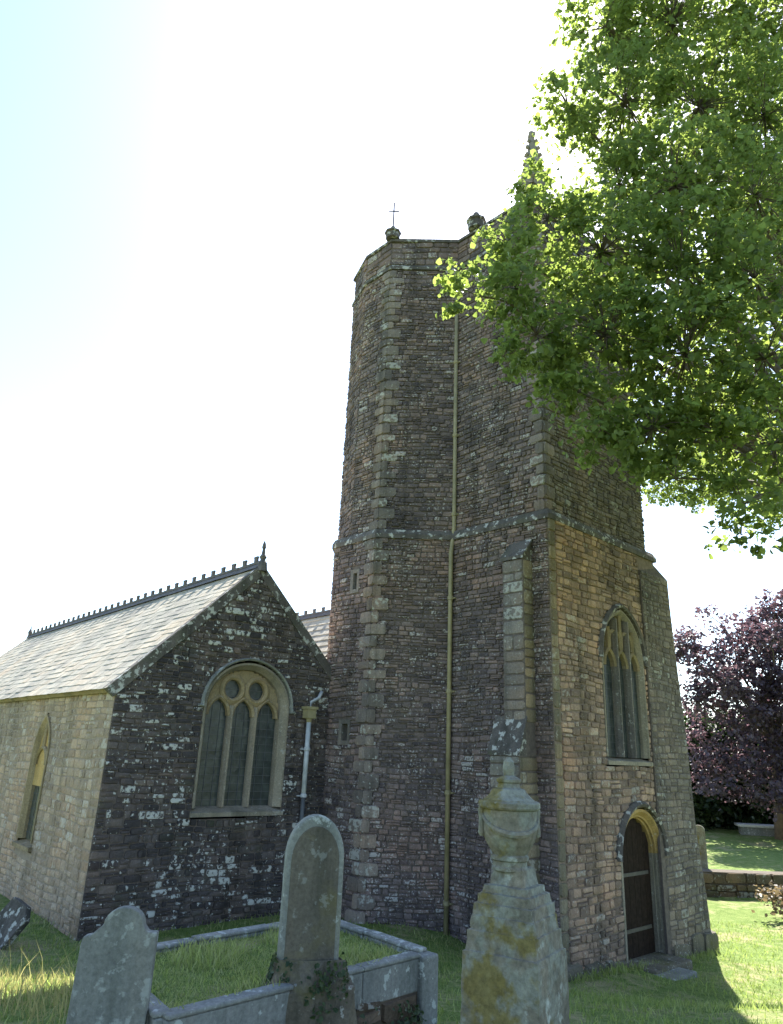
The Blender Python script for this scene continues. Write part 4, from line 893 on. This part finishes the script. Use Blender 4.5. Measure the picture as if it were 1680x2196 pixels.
for x, y, z, r, d in LOB+far:
    if r < 0.3: continue
    dist = math.hypot(x-9.6, y-12.8); a = on_trunk(max(tb.z+6.8, z-0.3*dist-0.4)); branch(mb, a, (x, y, z), 0.045+0.01*dist, 0.012, 0.1)
for h, c in hubs[::2]:
    mb.tube([c, (Vector(c)+Vector(h))/2+Z*0.05, h], [0.01, 0.007, 0.003], 4, cap=False)
branch(mb, (1.78, 8.0, 6.85), (0.75, 7.6, 7.2), 0.02, 0.006); branch(mb, (2.77, 8.2, 6.98), (1.4, 7.8, 6.4), 0.02, 0.006)
mb.build('branches', M['bark'], syc, smooth=True)
cr = leaves_mesh('crown', M['sycamore'], C, Nn, 0.04+0.08*rng.random(len(C))**1.3, syc, aspect=0.95, origin=tb, tints=CTs); cr['kind'] = 'stuff'
# copper beech
bb = Vector((16.3, 31, gz(16.3, 31)-0.1)); bee = thing('copper_beech', bb, 'purple leaved copper beech tree beyond the tower', 'tree')
mb = MB(); mb.tube([bb, bb+Vector((0, 0, 1)), bb+Vector((0.1, 0, 3)), bb+Vector((0, 0, 6.5))], [0.42, 0.32, 0.26, 0.08], 12); mb.build('trunk', M['bark_brown'], bee, smooth=True)
BL = [(15.2, 31, 7.2, 1.5, 1), (16.6, 31, 7.4, 1.5, 1), (14.0, 30.6, 5.8, 1.3, 1), (15.2, 30.2, 5.6, 1.5, 1), (16.6, 30.4, 5.6, 1.5, 1), (13.4, 30.6, 4.2, 1.2, 1), (14.6, 29.8, 3.8, 1.5, 1), (16.2, 29.8, 3.8, 1.5, 1), (17.6, 30.6, 4.5, 1.6, 1), (13.2, 30.4, 2.6, 1.1, 1), (14.5, 29.6, 2.2, 1.2, 1), (16.0, 29.6, 2.3, 1.2, 1), (17.5, 30, 2.6, 1.3, 0.9), (18, 31, 6.6, 1.6, 0.9), (15.5, 32.4, 5, 2, 0.6), (17, 32.5, 3.5, 2, 0.6)]
random.seed(77)
for _ in range(26):
    a_ = random.uniform(0, 2*math.pi); hz = random.uniform(1.2, 8.6); rr_ = 3.0*math.sin(math.pi*min(1, max(0.12, (9.6-hz)/10)))**0.6
    BL.append((15.6+math.cos(a_)*rr_, 30.8+math.sin(a_)*rr_*0.7, hz, random.uniform(0.4, 0.8), 1.1))
BL += [(14.6, 28.8, 0.9, 0.9, 1), (15.8, 28.6, 0.8, 1.0, 1), (17.0, 28.8, 1.0, 1.0, 1), (13.2, 29.6, 1.2, 0.9, 1)]
BL = [(x, y, z, r*(0.8 if r > 1 else 1), d) for x, y, z, r, d in BL]
C, Nn, hubs = crown_points(BL, 200, 0.34, 15, 0.6); CTb = np.concatenate(CT); mb = MB()
for x, y, z, r, d in BL: branch(mb, bb+Z*max(1.2, (z-bb.z)*0.55), (x, y, z), 0.07, 0.015, 0.05)
mb.build('branches', M['bark'], bee)
leaves_mesh('crown', M['beech'], C, Nn, rng.uniform(0.1, 0.22, len(C)), bee, origin=bb, tints=CTb)['kind'] = 'stuff'
# dark evergreen shrubs behind
def shrub(x, y, lob, mat, label, name, dens, size, cat='shrub', group=None):
    b = Vector((x, y, gz(x, y)-0.1)); t = thing(name, b, label, cat, group)
    mb = MB()
    for lx, ly, lz, r, d in lob: branch(mb, b, (lx, ly, lz), 0.05, 0.01, 0.03)
    mb.build('stems', M['bark'], t)
    C, Nn, h = crown_points(lob, dens, 0.3, 18, 0.8, 0.6); leaves_mesh('foliage', mat, C, Nn, rng.uniform(*size, len(C)), t, origin=b)['kind'] = 'stuff'
    return t
def blob(x, y, z, w, h, n): return [(x+random.uniform(-w, w), y+random.uniform(-1, 1), z+random.uniform(0.1, 1)*h, random.uniform(0.9, 1.4), 1) for _ in range(n)]
shrub(14.4, 34.5, blob(14.4, 34.5, -0.9, 2.0, 4.2, 22), M['hedge'], 'dark evergreen shrub behind the beech next to the tower', 'evergreen_shrub', 170, (0.16, 0.28), group='dark shrubs closing the churchyard')
shrub(18.2, 35.5, blob(18.2, 35.5, -0.9, 2.2, 4.6, 22), M['hedge'], 'dark evergreen shrub behind the low chest tomb', 'evergreen_shrub', 170, (0.16, 0.28), group='dark shrubs closing the churchyard')
shrub(22, 37, blob(22, 37, -0.6, 2.2, 5.5, 18), M['hedge'], 'dark evergreen shrub at the right edge behind the beech trunk', 'evergreen_shrub', 150, (0.16, 0.28), group='dark shrubs closing the churchyard')
shrub(10.4, 19.6, [(9.7, 19.4, -1.45, 0.35, 0.9), (10.3, 19.6, -1.5, 0.42, 1), (10.9, 19.6, -1.35, 0.5, 1), (11.5, 19.8, -1.3, 0.5, 1)], M['dry_bush'], 'low dry brown bush on the lit grass before the retaining wall', 'dry_bush', 420, (0.08, 0.15), 'bush')
# ivy on the plinth of the tall stone
n = 5200; th = rng.uniform(0, 2*math.pi, n); zz = rng.uniform(-0.7, 0.17, n); rr = 0.42-0.17*(zz+0.6)/0.76; qq = np.maximum(np.abs(np.cos(th)), np.abs(np.sin(th)))**0.75
Ci = np.stack([-0.47+np.cos(th)/qq*(rr+0.01), 6.08+np.sin(th)/qq*(rr*0.58+0.01), zz], 1); Ni = np.stack([np.cos(th), np.sin(th), 0.4+0*th], 1)+rng.normal(size=(n, 3))*0.5
keep = (np.sin(Ci[:, 0]*15)+np.sin(Ci[:, 2]*11+1)-3.4*(Ci[:, 2]+0.32)+rng.normal(size=n)*0.9) > 0.1
f_ = rng.random(1800); base = np.array(K1+ek*0.1); dd = np.array(K4-K1-ek*0.1); pn_ = np.array([0.719, -0.696, 0])
C2 = base+dd*f_[:, None]+pn_*(0.09+0.05*rng.random(1800))[:, None]; C2[:, 2] = -0.25-0.45*rng.random(1800)**0.6; N2 = pn_+rng.normal(size=(1800, 3))*0.5+np.array([0, 0, 0.4])
k2 = np.sin(f_*23)+np.sin(f_*57)*0.7+rng.normal(size=1800)*0.6 > 0.1
Ci = np.concatenate([Ci[keep], C2[k2]]); Ni = np.concatenate([Ni[keep], N2[k2]]); keep = np.ones(len(Ci), bool)
iv = leaves_mesh('ivy', M['ivy'], Ci[keep], Ni[keep], rng.uniform(0.018, 0.05, keep.sum()), origin=(-0.47, 6.08, -0.5)); tag(iv, 'small dark ivy leaves creeping over the mossy plinth', 'ivy', kind='stuff')

# ------------------------------------------------------------------ grass
def blades(name, mat, X, Y, Zb, h, w, lean=0.5, label='', origin=(0, 0, 0), dry=0.0):
    n = len(X); a = rng.uniform(0, 2*math.pi, n); ln = rng.normal(size=(n, 2))*lean*h[:, None]
    B = np.stack([X, Y, Zb], 1); dx = np.stack([np.cos(a), np.sin(a), 0*a], 1)*w[:, None]*0.5
    mid = B+np.concatenate([ln*0.35, (h*0.55)[:, None]], 1); tip = B+np.concatenate([ln, h[:, None]], 1)
    P = np.stack([B-dx, B+dx, mid+dx*0.8, mid-dx*0.8, tip], 1).reshape(-1, 3)-np.array(origin)
    me = bpy.data.meshes.new(name); me.vertices.add(n*5); me.vertices.foreach_set('co', P.ravel())
    idx = (np.arange(n)*5)[:, None]+np.array([0, 1, 2, 3, 3, 2, 4])[None]; me.loops.add(n*7); me.loops.foreach_set('vertex_index', idx.ravel().astype(np.int32))
    me.polygons.add(n*2); st = (np.arange(n)*7)[:, None]+np.array([0, 4])[None]; me.polygons.foreach_set('loop_start', st.ravel().astype(np.int32))
    me.update(calc_edges=True); me.validate()
    at = me.attributes.new('tint', 'FLOAT_COLOR', 'POINT'); T = np.ones((n, 5, 4), np.float32); pt = (np.sin(X*2.1+1.3*np.sin(Y*1.7))+np.sin(Y*2.9+1.1*np.sin(X*2.3+1))+0.6*np.sin(X*7.1+Y*5.3))[:, None]; T[:, :, 0] = np.clip(dry*rng.random((n, 1))*1.6+0.75*rng.random((n, 1))**1.6+np.clip(pt-0.25, 0, 1)*0.6*rng.random((n, 1)), 0, 1); T[:, :, 1] = rng.random((n, 1)); at.data.foreach_set('color', T.ravel())
    me.materials.append(mat); ob = bpy.data.objects.new(name, me); COL.objects.link(ob); ob.location = origin
    tag(ob, label, 'grass', kind='stuff'); return ob
foot_w = [tw(*p, 0) for p in foot]
def in_poly(X, Y, poly):
    ins = np.zeros(len(X), bool); n = len(poly)
    for i in range(n):
        x1, y1, x2, y2 = poly[i][0], poly[i][1], poly[(i+1) % n][0], poly[(i+1) % n][1]
        c = ((y1 > Y) != (y2 > Y)) & (X < (x2-x1)*(Y-y1)/((y2-y1) or 1e-9)+x1); ins ^= c
    return ins
def scatter(n, x0, x1, y0, y1, clump=1.6):
    X = rng.uniform(x0, x1, n); Y = rng.uniform(y0, y1, n)
    f = np.sin(X*clump*2.3+np.sin(Y*1.9)*1.3)*np.sin(Y*clump*2.0+np.cos(X*1.4)*1.5)
    k = f+rng.normal(size=n)*0.8 > -0.35; X, Y = X[k], Y[k]
    k = ~in_poly(X, Y, [(p.x, p.y) for p in foot_w]); X, Y = X[k], Y[k]
    ai = [(p.x, p.y) for p in (G0, G0+UC*GW, G0+UC*GW+VC*LEN, G0+VC*LEN)]; k = ~in_poly(X, Y, ai); X, Y = X[k], Y[k]
    kk = [(p.x, p.y) for p in (K1, K2, K3, K4)]; k = ~in_poly(X, Y, kk); return X[k], Y[k]
X, Y = scatter(70000, -6.5, 9.5, 4.0, 19.0); Zb = np.array([gz(x, y) for x, y in zip(X, Y)])-0.01
blades('grass', M['grass'], X, Y, Zb, rng.uniform(0.03, 0.11, len(X)), rng.uniform(0.008, 0.018, len(X)), label='short rough grass of the churchyard around the graves')
n = 13000; f1, f2 = rng.random(n), rng.random(n)
X = K1.x+(K4.x-K1.x)*f1+(K2.x-K1.x)*f2; Y = K1.y+(K4.y-K1.y)*f1+(K2.y-K1.y)*f2
blades('grass', M['grass'], X, Y, np.full(n, -0.035), rng.uniform(0.02, 0.075, n)*(0.4+1.0*rng.random(n))*(0.6+0.8*(np.sin(X*5+2)*np.sin(Y*4)>0.2)), rng.uniform(0.005, 0.011, n), label='unmown grass growing inside the stone grave kerb', dry=0.5)
n = 3200; X = rng.normal(-3.5, 1.0, n); Y = rng.normal(8.0, 0.8, n); hh = np.where(rng.random(n) < 0.05, rng.uniform(0.2, 0.5, n), rng.uniform(0.04, 0.14, n)); Zb = np.array([gz(x, y) for x, y in zip(X, Y)])
blades('grass', M['dry_grass'], X, Y, Zb, hh, rng.uniform(0.006, 0.012, n), lean=0.35, label='sunlit dry seeding grass left of the slate headstone')
n = 800; k0 = rng.random(n); X = tw(0, 0, 0).x+rng.normal(0, 0.12, n)-0.05; X = P0.x+U.x*k0*5.0+rng.normal(0, 0.05, n)+0.12; Y = P0.y+U.y*k0*5.0+rng.normal(0, 0.05, n)-0.15; Zb = np.array([gz(x, y) for x, y in zip(X, Y)])
blades('grass', M['grass'], X, Y, Zb, rng.uniform(0.04, 0.17, n), rng.uniform(0.008, 0.016, n), lean=0.4, label='longer grass along the foot of the tower wall')
